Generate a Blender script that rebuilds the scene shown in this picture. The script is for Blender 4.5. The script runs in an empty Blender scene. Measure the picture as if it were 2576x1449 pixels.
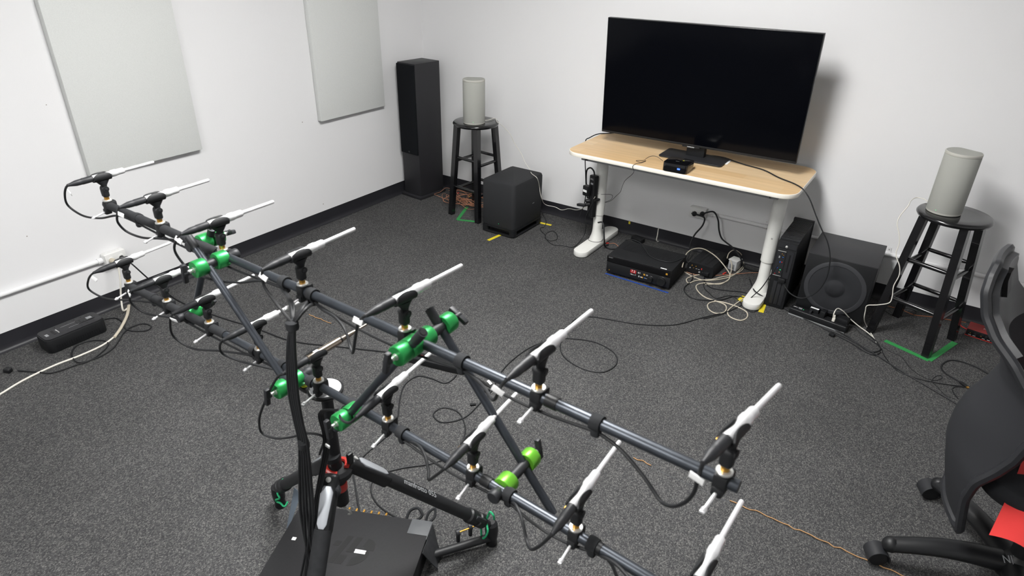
import bpy, bmesh, math, random
from mathutils import Vector, Matrix, Euler

# ------------------------------------------------------------------ camera, light, exposure
sc = bpy.context.scene
W, H, FPX = 2576, 1449, 1618.435
CAM = Vector((3.69518, -4.19871, 1.90872))
YAW, PIT, ROL = math.radians(-33.47145), math.radians(-28.22654), math.radians(1.20684)
_f = Vector((math.sin(YAW)*math.cos(PIT), math.cos(YAW)*math.cos(PIT), math.sin(PIT)))
_r = Vector((math.cos(YAW), -math.sin(YAW), 0)); _u = _r.cross(_f)
CR = _r*math.cos(ROL) + _u*math.sin(ROL); CU = -_r*math.sin(ROL) + _u*math.cos(ROL); CF = _f
cam_d = bpy.data.cameras.new('camera'); cam = bpy.data.objects.new('camera', cam_d)
sc.collection.objects.link(cam); sc.camera = cam
cam.matrix_world = Matrix(((CR.x, CU.x, -CF.x, CAM.x), (CR.y, CU.y, -CF.y, CAM.y), (CR.z, CU.z, -CF.z, CAM.z), (0, 0, 0, 1)))
cam_d.sensor_width = 36; cam_d.lens = 36*FPX/W; cam_d.clip_start = .02; cam_d.clip_end = 60
cam_d.dof.use_dof = True; cam_d.dof.focus_distance = 4.2; cam_d.dof.aperture_fstop = 6.3
wd = bpy.data.worlds.new('world'); sc.world = wd; wd.use_nodes = True
wd.node_tree.nodes['Background'].inputs[0].default_value = (.9, .95, 1, 1)
wd.node_tree.nodes['Background'].inputs[1].default_value = .3
sc.view_settings.view_transform = 'Standard'; sc.view_settings.look = 'None'
sc.view_settings.gamma = 1; sc.view_settings.use_curve_mapping = False
sc.view_settings.exposure = 0.0
LIGHT_POWER = 58.0
CEIL = 2.75
LIGHTS = [(2.45, -2.40, 1.0), (2.45, -4.9, .55)]

# ------------------------------------------------------------------ measuring helpers (photo point -> place in the room)
def ray(x, y): return CR*((x-W/2)/FPX) - CU*((y-H/2)/FPX) + CF
def fz(x, y, z=.004): d = ray(x, y); return CAM + d*((z-CAM.z)/d.z)
def fy(x, y, Y): d = ray(x, y); return CAM + d*((Y-CAM.y)/d.y)
def fx(x, y, X): d = ray(x, y); return CAM + d*((X-CAM.x)/d.x)
def V(*a): return Vector(a)

# ------------------------------------------------------------------ materials
def rgb(h):
    h = h.lstrip('#'); c = [int(h[i:i+2], 16)/255 for i in (0, 2, 4)]
    return tuple((x/12.92 if x <= .04045 else ((x+.055)/1.055)**2.4) for x in c) + (1,)
M = {}
def mat(name, col, rough=.5, metal=0, spec=.5, emit=None, estr=0, noise=None, bump=None, coat=0, sheen=0):
    m = bpy.data.materials.new(name); m.use_nodes = True; n = m.node_tree; b = n.nodes['Principled BSDF']
    c = rgb(col) if isinstance(col, str) else tuple(col)+(1,)
    b.inputs['Base Color'].default_value = c; b.inputs['Roughness'].default_value = rough
    b.inputs['Metallic'].default_value = metal; b.inputs['Specular IOR Level'].default_value = spec
    b.inputs['Coat Weight'].default_value = coat; b.inputs['Sheen Weight'].default_value = sheen
    if emit: b.inputs['Emission Color'].default_value = rgb(emit); b.inputs['Emission Strength'].default_value = estr
    tc = n.nodes.new('ShaderNodeTexCoord')
    if noise:                                         # (scale, amount): slight tone variation
        t = n.nodes.new('ShaderNodeTexNoise'); t.inputs['Scale'].default_value = noise[0]; t.inputs['Detail'].default_value = 4
        n.links.new(tc.outputs['Object'], t.inputs['Vector'])
        r = n.nodes.new('ShaderNodeMapRange'); r.inputs['From Min'].default_value = .3; r.inputs['From Max'].default_value = .7
        r.inputs['To Min'].default_value = 1-noise[1]; r.inputs['To Max'].default_value = 1+noise[1]
        n.links.new(t.outputs['Fac'], r.inputs['Value'])
        x = n.nodes.new('ShaderNodeMix'); x.data_type = 'RGBA'; x.blend_type = 'MULTIPLY'; x.inputs['Factor'].default_value = 1
        x.inputs['A'].default_value = c; n.links.new(r.outputs[0], x.inputs['B']); n.links.new(x.outputs['Result'], b.inputs['Base Color'])
    if bump:                                          # (scale, strength, distance)
        t = n.nodes.new('ShaderNodeTexNoise'); t.inputs['Scale'].default_value = bump[0]; t.inputs['Detail'].default_value = 3
        n.links.new(tc.outputs['Object'], t.inputs['Vector'])
        p = n.nodes.new('ShaderNodeBump'); p.inputs['Strength'].default_value = bump[1]; p.inputs['Distance'].default_value = bump[2]
        n.links.new(t.outputs['Fac'], p.inputs['Height']); n.links.new(p.outputs[0], b.inputs['Normal'])
    M[name] = m; return m
mat('paint', '#e3e3e4', .55, spec=.25, bump=(160, .12, .002))
mat('paint_scuffed', '#e3e3e4', .55, spec=.25, bump=(160, .12, .002))
mat('ceiling_white', '#e8e8e6', .8, spec=.1)
mat('rubber_base', '#26262a', .42, spec=.35, noise=(6, .12))
mat('panel_fabric', '#d2d4d2', .95, spec=.1, noise=(350, .05), bump=(700, .25, .001))
mat('vinyl_black', '#262629', .5, spec=.4, noise=(200, .1), bump=(450, .15, .0008))
mat('grille_black', '#121417', .9, spec=.15, bump=(900, .3, .0008))
mat('plastic_black', '#17181a', .45, spec=.4)
mat('plastic_dark', '#232427', .5, spec=.4)
mat('matte_black', '#1a1b1d', .75, spec=.25, noise=(60, .15))
mat('gloss_black', '#0b0b0d', .12, spec=.5)
mat('sub_fabric', '#27282a', .7, spec=.3, noise=(300, .1), bump=(900, .2, .0006))
mat('lacquer_black', '#111113', .2, spec=.5, coat=.3, noise=(15, .15), bump=(60, .05, .002))
mat('speaker_grey', '#a0a19b', .75, spec=.25, bump=(1400, .4, .0008))
mat('speaker_grey_trim', '#b3b2ab', .5, spec=.35)
mat('white_metal', '#dcdcd8', .4, spec=.4, noise=(8, .03))
mat('white_plastic', '#dcdcda', .4, spec=.4)
mat('edge_white', '#e6e2d8', .4, spec=.4)
mat('bar_anodized', '#3d4147', .34, metal=.6, noise=(25, .12))
mat('foam_black', '#2b2c2e', .85, spec=.2, noise=(40, .2))
mat('green_anodized', '#2f9a50', .34, metal=.55)
mat('green_lime', '#6bb535', .34, metal=.5)
mat('mic_silver', '#e6e6e8', .36, metal=.45)
mat('mic_nickel', '#a89c8f', .22, metal=1)
mat('steel', '#cfcfcc', .32, metal=.6)
mat('brass', '#c99a4a', .3, metal=.9)
mat('rubber_clip', '#1c1d1f', .6, spec=.35)
mat('cable_black', '#1e1f21', .55, spec=.35)
mat('cable_grey', '#38393b', .6, spec=.3)
mat('cable_white', '#dad7ce', .5, spec=.4)
mat('cable_cream', '#bdb5a4', .5, spec=.35)
mat('copper', '#c2896b', .4, metal=.3)
mat('orange_wire', '#a9643c', .5)
mat('red_plastic', '#c8332c', .4)
mat('red_metal', '#8f2f2d', .45, metal=.2)
mat('red_cloth', '#d8403e', .9, spec=.1, noise=(5, .06), bump=(500, .3, .001), sheen=.2)
mat('red_tripod', '#b4322b', .35)
mat('paper', '#f0f0f0', .8, spec=.1)
mat('rack_black', '#1c1c1e', .62, spec=.3, noise=(200, .1), bump=(500, .15, .0006))
mat('emblem_black', '#121213', .5, spec=.3)
mat('ink', '#333333', .8, spec=.1)
mat('tape_green', '#2b8a45', .6, noise=(30, .08))
mat('tape_yellow', '#d8c52a', .6, noise=(30, .06))
mat('tape_blue', '#0b3c92', .6)
mat('tape_grey', '#4b4d50', .6, noise=(30, .1))
mat('tv_glass', '#05060a', .12, spec=.10)
mat('tv_bezel', '#101113', .3, spec=.45)
mat('mesh_black', '#232427', .8, spec=.25, bump=(600, .5, .001))
mat('leather_black', '#222326', .36, spec=.5, noise=(40, .12), bump=(250, .15, .001))
mat('leg_black', '#1b1c1e', .5, spec=.4, noise=(40, .12))
mat('silver_paint', '#c2c6cc', .3, metal=.6)
mat('slate_plate', '#4c545d', .5, spec=.3)
mat('print_grey', '#8f9193', .6)
mat('print_white', '#e8e8e8', .6)
mat('print_dark', '#121214', .5, spec=.3)
mat('display_blue', '#1a56d8', .4, emit='#2a6cff', estr=1.2)
mat('led_green', '#30c070', .4, emit='#30ff90', estr=1.5)
mat('led_red', '#c03a34', .4, emit='#ff3030', estr=.15)
mat('print_red', '#a32227', .5)
mat('print_gold', '#b98a2a', .5)
mat('print_blue', '#2a6fc8', .5)
mat('cord_green', '#1fa06a', .7, noise=(300, .5))
mat('grey_adapter', '#b9bbbd', .5)
for _i, _l in enumerate(LIGHTS): mat('lit_diffuser_%d' % _i, '#ffffff', .5, emit='#fffefc', estr=LIGHT_POWER*_l[2])
mat('thread_tan', '#a9835a', .9)
mat('blue_port', '#2458b8', .5)
mat('cone_grey', '#2b2c2f', .7, spec=.25, bump=(1200, .3, .0006))
mat('ring_grey', '#36373a', .6, spec=.3)
mat('level_yellow', '#c8cc3a', .3)

def scuffs():
    m = M['paint_scuffed']; n = m.node_tree; b = n.nodes['Principled BSDF']
    tc = n.nodes.new('ShaderNodeTexCoord')
    v = n.nodes.new('ShaderNodeTexVoronoi'); v.inputs['Scale'].default_value = 7; v.inputs['Randomness'].default_value = 1
    n.links.new(tc.outputs['Object'], v.inputs['Vector'])
    lt = n.nodes.new('ShaderNodeMath'); lt.operation = 'LESS_THAN'; lt.inputs[1].default_value = .03
    n.links.new(v.outputs['Distance'], lt.inputs[0])
    nz = n.nodes.new('ShaderNodeTexNoise'); nz.inputs['Scale'].default_value = 1.6; n.links.new(tc.outputs['Object'], nz.inputs['Vector'])
    gt = n.nodes.new('ShaderNodeMath'); gt.operation = 'GREATER_THAN'; gt.inputs[1].default_value = .56; n.links.new(nz.outputs['Fac'], gt.inputs[0])
    mu = n.nodes.new('ShaderNodeMath'); mu.operation = 'MULTIPLY'; n.links.new(lt.outputs[0], mu.inputs[0]); n.links.new(gt.outputs[0], mu.inputs[1])
    mx = n.nodes.new('ShaderNodeMix'); mx.data_type = 'RGBA'; mx.inputs['A'].default_value = rgb('#e3e3e4'); mx.inputs['B'].default_value = rgb('#a09a94')
    n.links.new(mu.outputs[0], mx.inputs['Factor']); n.links.new(mx.outputs['Result'], b.inputs['Base Color'])
scuffs()

def carpet_material():
    m = bpy.data.materials.new('carpet'); m.use_nodes = True; n = m.node_tree; b = n.nodes['Principled BSDF']; L = n.links.new
    b.inputs['Roughness'].default_value = .95; b.inputs['Specular IOR Level'].default_value = .1
    tc = n.nodes.new('ShaderNodeTexCoord'); mp = n.nodes.new('ShaderNodeMapping'); mp.inputs['Scale'].default_value = (1.0, .62, 1)
    L(tc.outputs['Object'], mp.inputs['Vector'])
    a = n.nodes.new('ShaderNodeTexNoise'); a.inputs['Scale'].default_value = 330; a.inputs['Detail'].default_value = 3; a.inputs['Roughness'].default_value = .65
    L(mp.outputs[0], a.inputs['Vector'])
    vo = n.nodes.new('ShaderNodeTexVoronoi'); vo.inputs['Scale'].default_value = 290; L(mp.outputs[0], vo.inputs['Vector'])
    sp = n.nodes.new('ShaderNodeSeparateColor'); L(vo.outputs['Color'], sp.inputs[0])
    ad = n.nodes.new('ShaderNodeMath'); ad.operation = 'MULTIPLY_ADD'; ad.inputs[1].default_value = .42; L(sp.outputs[0], ad.inputs[0])
    am = n.nodes.new('ShaderNodeMath'); am.operation = 'MULTIPLY_ADD'; am.inputs[1].default_value = 1.1; am.inputs[2].default_value = -.26; L(a.outputs['Fac'], am.inputs[0])
    L(am.outputs[0], ad.inputs[2])
    r = n.nodes.new('ShaderNodeValToRGB'); e = r.color_ramp.elements
    e[0].position = .20; e[0].color = rgb('#2f2f30'); e[1].position = .84; e[1].color = rgb('#757471')
    for p, c in ((.38, '#3c3c3d'), (.5, '#454546'), (.64, '#525251')):
        x = e.new(p); x.color = rgb(c)
    L(ad.outputs[0], r.inputs[0])
    g = n.nodes.new('ShaderNodeTexNoise'); g.inputs['Scale'].default_value = 1.7; g.inputs['Detail'].default_value = 6; L(tc.outputs['Object'], g.inputs['Vector'])
    mr = n.nodes.new('ShaderNodeMapRange'); mr.inputs['From Min'].default_value = .3; mr.inputs['From Max'].default_value = .7
    mr.inputs['To Min'].default_value = .88; mr.inputs['To Max'].default_value = 1.12; L(g.outputs['Fac'], mr.inputs['Value'])
    x = n.nodes.new('ShaderNodeMix'); x.data_type = 'RGBA'; x.blend_type = 'MULTIPLY'; x.inputs['Factor'].default_value = 1
    L(r.outputs['Color'], x.inputs['A']); L(mr.outputs[0], x.inputs['B']); L(x.outputs['Result'], b.inputs['Base Color'])
    bp = n.nodes.new('ShaderNodeBump'); bp.inputs['Strength'].default_value = .15; bp.inputs['Distance'].default_value = .0006
    L(a.outputs['Fac'], bp.inputs['Height']); L(bp.outputs[0], b.inputs['Normal'])
    M['carpet'] = m
carpet_material()

def birch_material():
    m = bpy.data.materials.new('birch'); m.use_nodes = True; n = m.node_tree; b = n.nodes['Principled BSDF']; L = n.links.new
    b.inputs['Roughness'].default_value = .42; b.inputs['Specular IOR Level'].default_value = .35
    tc = n.nodes.new('ShaderNodeTexCoord'); mp = n.nodes.new('ShaderNodeMapping'); mp.inputs['Rotation'].default_value = (0, 0, 0)
    L(tc.outputs['Object'], mp.inputs['Vector'])
    br = n.nodes.new('ShaderNodeTexBrick'); br.inputs['Scale'].default_value = 1; br.inputs['Brick Width'].default_value = .62; br.inputs['Row Height'].default_value = .085
    br.inputs['Mortar Size'].default_value = 0; br.offset = .37
    br.inputs['Color1'].default_value = rgb('#d6bc97'); br.inputs['Color2'].default_value = rgb('#caa97d'); L(mp.outputs[0], br.inputs['Vector'])
    m2 = n.nodes.new('ShaderNodeMapping'); m2.inputs['Scale'].default_value = (3, 42, 3); L(tc.outputs['Object'], m2.inputs['Vector'])
    g = n.nodes.new('ShaderNodeTexNoise'); g.inputs['Scale'].default_value = 1; g.inputs['Detail'].default_value = 5; L(m2.outputs[0], g.inputs['Vector'])
    mr = n.nodes.new('ShaderNodeMapRange'); mr.inputs['From Min'].default_value = .3; mr.inputs['From Max'].default_value = .7
    mr.inputs['To Min'].default_value = .93; mr.inputs['To Max'].default_value = 1.06; L(g.outputs['Fac'], mr.inputs['Value'])
    x = n.nodes.new('ShaderNodeMix'); x.data_type = 'RGBA'; x.blend_type = 'MULTIPLY'; x.inputs['Factor'].default_value = 1
    L(br.outputs['Color'], x.inputs['A']); L(mr.outputs[0], x.inputs['B']); L(x.outputs['Result'], b.inputs['Base Color'])
    M['birch'] = m
birch_material()

# ------------------------------------------------------------------ mesh helpers
COL = sc.collection
I4 = Matrix.Identity(4)
def basis(ax, up=V(0, 0, 1)):
    a = Vector(ax).normalized()
    s = up.cross(a)
    if s.length < 1e-4: s = V(1, 0, 0).cross(a)
    s.normalize(); return s, a.cross(s), a
def frame(o, x, y):                      # matrix with origin o, local x and y directions, z = x cross y
    x = Vector(x).normalized(); y = Vector(y); z = x.cross(y).normalized(); y = z.cross(x)
    return Matrix(((x.x, y.x, z.x, o[0]), (x.y, y.y, z.y, o[1]), (x.z, y.z, z.z, o[2]), (0, 0, 0, 1)))
def RZ(o, deg): return Matrix.Translation(Vector(o)) @ Matrix.Rotation(math.radians(deg), 4, 'Z')
def smooth_path(pts, res=6, closed=False):
    pts = [Vector(p) for p in pts]
    if len(pts) < 3: return pts
    out = []; n = len(pts)
    rng = range(n) if closed else range(n-1)
    for i in rng:
        p0 = pts[(i-1) % n] if closed or i > 0 else pts[0]*2-pts[1]
        p1, p2 = pts[i], pts[(i+1) % n]
        p3 = pts[(i+2) % n] if closed or i+2 < n else pts[-1]*2-pts[-2]
        d0 = max((p1-p0).length, 1e-5)**.5; d1 = max((p2-p1).length, 1e-5)**.5; d2 = max((p3-p2).length, 1e-5)**.5
        m1 = ((p1-p0)/d0 - (p2-p0)/(d0+d1) + (p2-p1)/d1)*d1
        m2 = ((p2-p1)/d1 - (p3-p1)/(d1+d2) + (p3-p2)/d2)*d1
        for k in range(res):
            t = k/res; t2 = t*t; t3 = t2*t
            out.append(p1*(2*t3-3*t2+1) + m1*(t3-2*t2+t) + p2*(-2*t3+3*t2) + m2*(t3-t2))
    if not closed: out.append(pts[-1])
    return out
def rrect(w, d, r, n=5, cx=0, cy=0):
    r = min(r, w/2-1e-5, d/2-1e-5); o = []
    for sx, sy, a0 in ((1, 1, 0), (-1, 1, 90), (-1, -1, 180), (1, -1, 270)):
        for k in range(n+1):
            a = math.radians(a0+90*k/n); o.append((cx+sx*(w/2-r)+r*math.cos(a), cy+sy*(d/2-r)+r*math.sin(a)))
    return o
class MB:
    def __init__(s): s.v = []; s.f = []
    def add(s, vs, fs):
        o = len(s.v); s.v += [Vector(v) for v in vs]; s.f += [[o+i for i in f] for f in fs]; return s
    def box(s, c, size, T=None, bev=0, seg=2):
        bm = bmesh.new(); bmesh.ops.create_cube(bm, size=1)
        for v in bm.verts: v.co = Vector((v.co.x*size[0], v.co.y*size[1], v.co.z*size[2]))
        if bev: bmesh.ops.bevel(bm, geom=bm.edges[:], offset=bev, segments=seg, profile=.5, affect='EDGES')
        T = (T or I4) @ Matrix.Translation(Vector(c)); bm.verts.index_update()
        s.add([T @ v.co for v in bm.verts], [[v.index for v in f.verts] for f in bm.faces]); bm.free(); return s
    def lathe(s, prof, o, ax, n=20, up=V(0, 0, 1), a0=0, sx=1):
        x, y, a = basis(ax, up); o = Vector(o); vs = []; fs = []; k = len(prof)
        for r, t in prof:
            for j in range(n):
                q = 2*math.pi*j/n+a0; vs.append(o + a*t + x*(r*math.cos(q)*sx) + y*(r*math.sin(q)))
        for i in range(k-1):
            for j in range(n):
                fs.append([i*n+j, i*n+(j+1) % n, (i+1)*n+(j+1) % n, (i+1)*n+j])
        fs.append(list(range(n))[::-1]); fs.append([(k-1)*n+j for j in range(n)])
        return s.add(vs, fs)
    def cyl(s, p0, p1, r0, r1=None, n=16):
        p0 = Vector(p0); p1 = Vector(p1); r1 = r0 if r1 is None else r1
        return s.lathe([(r0, 0), (r1, (p1-p0).length)], p0, p1-p0, n)
    def tube(s, pts, r, n=7, res=5, closed=False, flat=1):
        P = smooth_path(pts, res, closed); k = len(P); vs = []; fs = []
        t = (P[1]-P[0]).normalized(); x, y, _ = basis(t)
        for i in range(k):
            a = P[(i+1) % k] if (closed or i < k-1) else P[i]; b = P[i-1] if (closed or i > 0) else P[i]
            t = (a-b)
            if t.length < 1e-7: t = V(0, 0, 1)
            t.normalize(); x = (x - t*x.dot(t))
            if x.length < 1e-5: x = basis(t)[0]
            x.normalize(); y = t.cross(x)
            rr = r[min(i*len(r)//k, len(r)-1)] if isinstance(r, (list, tuple)) else r
            for j in range(n):
                q = 2*math.pi*j/n; vs.append(P[i] + x*(rr*math.cos(q)) + y*(rr*flat*math.sin(q)))
        for i in range(k if closed else k-1):
            for j in range(n):
                i2 = (i+1) % k; fs.append([i*n+j, i*n+(j+1) % n, i2*n+(j+1) % n, i2*n+j])
        if not closed: fs.append(list(range(n))[::-1]); fs.append([(k-1)*n+j for j in range(n)])
        return s.add(vs, fs)
    def prism(s, outline, z0, z1, T=None, bev=0, bseg=3, scale_top=1.0):
        T = T or I4; n = len(outline); cx = sum(p[0] for p in outline)/n; cy = sum(p[1] for p in outline)/n
        def ring(z, off, sc_=1.0):
            r = []
            for i in range(n):
                p = Vector(outline[i]).to_2d() if False else Vector((outline[i][0], outline[i][1])); a = Vector((outline[i-1][0], outline[i-1][1])); b = Vector((outline[(i+1) % n][0], outline[(i+1) % n][1]))
                t = (b-a)
                t = t.normalized() if t.length > 1e-9 else Vector((1, 0)); nn = Vector((-t.y, t.x)); q = p + nn*off
                r.append(T @ Vector((cx+(q.x-cx)*sc_, cy+(q.y-cy)*sc_, z)))
            return r
        rings = []
        if bev:
            for k in range(bseg+1): a = math.pi/2*k/bseg; rings.append(ring(z0+bev*(1-math.sin(a)), bev*(1-math.cos(a)) if False else bev*(1-math.sin(a)) , 1))
            rings = [ring(z0, bev), ring(z0+bev*.3, bev*.3), ring(z0+bev, 0)]
            rings += [ring(z1-bev, 0, scale_top), ring(z1-bev*.3, bev*.3, scale_top), ring(z1, bev, scale_top)]
        else: rings = [ring(z0, 0), ring(z1, 0, scale_top)]
        vs = [v for r in rings for v in r]; fs = []
        for i in range(len(rings)-1):
            for j in range(n): fs.append([i*n+j, i*n+(j+1) % n, (i+1)*n+(j+1) % n, (i+1)*n+j])
        fs.append(list(range(n))[::-1]); fs.append([(len(rings)-1)*n+j for j in range(n)])
        return s.add(vs, fs)
    def sphere(s, c, r, n=10, sz=1):
        prof = [(max(r*math.sin(math.pi*i/n), 1e-5), -r*sz*math.cos(math.pi*i/n)) for i in range(n+1)]
        return s.lathe(prof, c, (0, 0, 1), n+4)
    def grid(s, fn, nu, nv, thick=0, closed_u=False):
        top = [[Vector(fn(i/(nu-1), j/(nv-1))) for j in range(nv)] for i in range(nu)]
        vs = [p for r in top for p in r]; fs = [[i*nv+j, (i+1)*nv+j, (i+1)*nv+j+1, i*nv+j+1] for i in range(nu-1) for j in range(nv-1)]
        if thick:
            nb = len(vs)
            for i in range(nu):
                for j in range(nv):
                    du = top[min(i+1, nu-1)][j]-top[max(i-1, 0)][j]; dv = top[i][min(j+1, nv-1)]-top[i][max(j-1, 0)]
                    nn = du.cross(dv)
                    nn = nn.normalized() if nn.length > 1e-12 else V(0, 0, 1)
                    vs.append(top[i][j]-nn*thick)
            fs += [[nb+k for k in f[::-1]] for f in fs[:]]
            for i in range(nu-1):
                for j in (0, nv-1): fs.append([i*nv+j, (i+1)*nv+j, nb+(i+1)*nv+j, nb+i*nv+j])
            for j in range(nv-1):
                for i in (0, nu-1): fs.append([i*nv+j, i*nv+j+1, nb+i*nv+j+1, nb+i*nv+j])
        return s.add(vs, fs)
    def build(s, name, m, parent=None, sharp=38, origin=None):
        me = bpy.data.meshes.new(name)
        off = Vector((0, 0, 0))
        top = parent
        while top is not None and top.parent is not None: top = top.parent
        if top is not None: off = Vector(top.get('_o', (0, 0, 0)))
        elif origin is not None: off = Vector(origin)
        elif s.v:
            xs = [v.x for v in s.v]; ys = [v.y for v in s.v]; off = V((min(xs)+max(xs))/2, (min(ys)+max(ys))/2, min(v.z for v in s.v))
        me.from_pydata([v-off for v in s.v], [], s.f); me.validate()
        bm = bmesh.new(); bm.from_mesh(me); bmesh.ops.recalc_face_normals(bm, faces=bm.faces[:]); bm.to_mesh(me); bm.free()
        me.polygons.foreach_set('use_smooth', [True]*len(me.polygons)); me.set_sharp_from_angle(angle=math.radians(sharp))
        me.materials.append(M[m]); o = bpy.data.objects.new(name, me); COL.objects.link(o)
        if parent is not None: o.parent = parent
        else: o.location = off; o['_o'] = tuple(off)
        return o
def tag(o, label, cat, group=None, kind=None):
    o['label'] = label; o['category'] = cat
    if group: o['group'] = group
    if kind: o['kind'] = kind
    return o
def thing(name, label, cat, loc=(0, 0, 0), group=None):
    o = bpy.data.objects.new(name, None); COL.objects.link(o); o.location = loc; o['_o'] = tuple(loc); o.empty_display_size = .05
    return tag(o, label, cat, group)
def struct(name, mb, m, parent=None):
    o = mb.build(name, m, parent, origin=(0, 0, 0))
    if parent is None: o['kind'] = 'structure'
    return o
def text(name, body, size, T, m, parent, ext=.0002, sx=1.0):
    c = bpy.data.curves.new(name, 'FONT'); c.body = body; c.size = size; c.extrude = ext; c.align_x = 'CENTER'; c.align_y = 'CENTER'; c.resolution_u = 2
    t = bpy.data.objects.new(name, c); COL.objects.link(t); bpy.context.view_layer.update()
    me = bpy.data.meshes.new_from_object(t); COL.objects.unlink(t); bpy.data.objects.remove(t); bpy.data.curves.remove(c)
    top = parent
    while top.parent is not None: top = top.parent
    off = Vector(top.get('_o', (0, 0, 0)))
    for v in me.vertices: v.co = T @ Vector((v.co.x*sx, v.co.y, v.co.z)) - off
    me.materials.clear(); me.materials.append(M[m]); o = bpy.data.objects.new(name, me); COL.objects.link(o); o.parent = parent
    return o
def cable(name, pts, r, m, label, cat='cable', group=None, n=7, res=6):
    o = MB().tube(pts, r, n, res).build(name, m); return tag(o, label, cat, group)
def floorpath(px, r): return [fz(x, y, r) for x, y in px]
def dup(root, loc, rot=None, label=None):
    r = root.copy(); COL.objects.link(r); r.location = loc
    if rot is not None: r.rotation_euler = rot
    if label: r['label'] = label
    for ch in list(root.children):
        c = ch.copy(); COL.objects.link(c); c.parent = r
        for g in ch.children:
            d = g.copy(); COL.objects.link(d); d.parent = c
    return r

# ------------------------------------------------------------------ the room
RX, RY = 5.6, -6.4
def slab(a, b): m = MB(); c = [(a[i]+b[i])/2 for i in range(3)]; m.box(c, [abs(b[i]-a[i]) for i in range(3)]); return m
struct('floor', slab((-.1, RY-.1, -.1), (RX+.1, .1, 0)), 'carpet')
struct('ceiling', slab((-.1, RY-.1, CEIL), (RX+.1, .1, CEIL+.1)), 'ceiling_white')
struct('wall_left', slab((-.1, RY, 0), (0, 0, CEIL)), 'paint_scuffed')
struct('wall_back', slab((-.1, 0, 0), (RX+.1, .1, CEIL)), 'paint')
struct('wall_right', slab((RX, RY, 0), (RX+.1, 0, CEIL)), 'paint')
struct('wall_front', slab((-.1, RY-.1, 0), (RX+.1, RY, CEIL)), 'paint')
COVE = [(0, .1), (.003, .1), (.0035, .035), (.006, .018), (.012, .007), (.021, .0025), (.022, 0), (0, 0)]
def baseboard(name, p0, p1, nrm):
    m = MB(); vs = []
    for p in (p0, p1):
        for d, z in COVE: vs.append(Vector(p)+Vector(nrm)*d+V(0, 0, z))
    n = len(COVE); m.add(vs, [[i, (i+1) % n, n+(i+1) % n, n+i] for i in range(n)] + [list(range(n)), list(range(n, 2*n))])
    return struct(name, m, 'rubber_base')
baseboard('baseboard_left', (0, 0, 0), (0, RY, 0), (1, 0, 0))
baseboard('baseboard_back', (0, 0, 0), (2.186, 0, 0), (0, -1, 0))
baseboard('baseboard_back', (2.190, 0, 0), (RX, 0, 0), (0, -1, 0))
baseboard('baseboard_right', (RX, 0, 0), (RX, RY, 0), (-1, 0, 0))

for i, (lx, ly, s) in enumerate(LIGHTS):
    t = thing('ceiling_light', 'recessed rectangular ceiling light panel ' + ('over the microphone rig' if i == 0 else 'behind the camera'), 'light', (lx, ly, CEIL-.03), 'ceiling light panels')
    f = MB()
    for b in (-.62, .62): f.box((lx, ly+b, CEIL-.012), (.67, .03, .022))
    for a in (-.32, .32): f.box((lx+a, ly, CEIL-.012), (.03, 1.24, .022))
    f.build('frame', 'white_metal', t)
    MB().box((lx, ly, CEIL-.008), (.62, 1.22, .01)).build('diffuser', 'lit_diffuser_%d' % i, t)

# acoustic panels on the left wall
def panel(y0, y1, z0, label):
    m = MB().box((.0225, (y0+y1)/2, z0+.61), (.042, y1-y0, 1.22), bev=.004, seg=2)
    tag(m.build('acoustic_panel', 'panel_fabric'), label, 'wall panel', 'fabric acoustic panels')
panel(-2.723, -2.077, .779, 'pale grey fabric acoustic panel on the left wall, the one nearer the camera')
panel(-1.158, -.521, .768, 'pale grey fabric acoustic panel on the left wall beside the tower speaker')

# carpet seam threads
random.seed(3)
def seam(x0, x1, label):
    pts = []; x = x0
    while x < x1: pts.append((x, -2.19+random.uniform(-.006, .006), .003+random.uniform(0, .003))); x += .02
    tag(MB().tube(pts, .0022, 5, 2).build('carpet_seam_thread', 'thread_tan'), label, 'thread')
seam(3.41, 4.25, 'long frayed tan thread along the carpet seam near the office chair')
seam(.97, 1.17, 'short frayed tan thread in the carpet seam behind the microphone rig')
seam(3.00, 3.10, 'tiny frayed tan thread of carpet seam under the upper bar')
MB().box((2.1, -2.2, .0004), (4.2, .0018, .0006)).build('seam_line', 'tape_grey', bpy.data.objects['floor'])

# conduits and outlets
def conduit(name, label, a, b, straps, nrm):
    t = thing(name, label, 'conduit', a)
    MB().cyl(a, b, .0125, n=14).build('pipe', 'paint', t)
    d = (Vector(b)-Vector(a)).normalized(); nv = Vector(nrm)
    for s in straps:
        p = Vector(a)+d*s; m = MB().cyl(p-d*.012, p+d*.012, .0155, n=14)
        m.box((0, 0, 0), (.022, .03, .003), frame(p+V(0, 0, .026)-nv*.011, d, V(0, 0, 1))); st = m.build('strap', 'paint', t)
        MB().lathe([(.004, 0), (.003, .002)], p+V(0, 0, .028)-nv*.0095, nv, 8).build('screw', 'steel', st)
    MB().cyl(Vector(a)-d*.004, Vector(a)+d*.022, .0165, n=14).build('coupling', 'paint', t)
    return t
conduit('conduit', 'white painted electrical pipe along the left wall', (.0135, -2.785, .305), (.0135, -6.3, .305), (1.3,), (1, 0, 0))
conduit('conduit', 'white painted electrical pipe along the back wall', (2.54, -.0135, .30), (5.55, -.0135, .30), (.37, 1.09, 2.1), (0, -1, 0))
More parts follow.
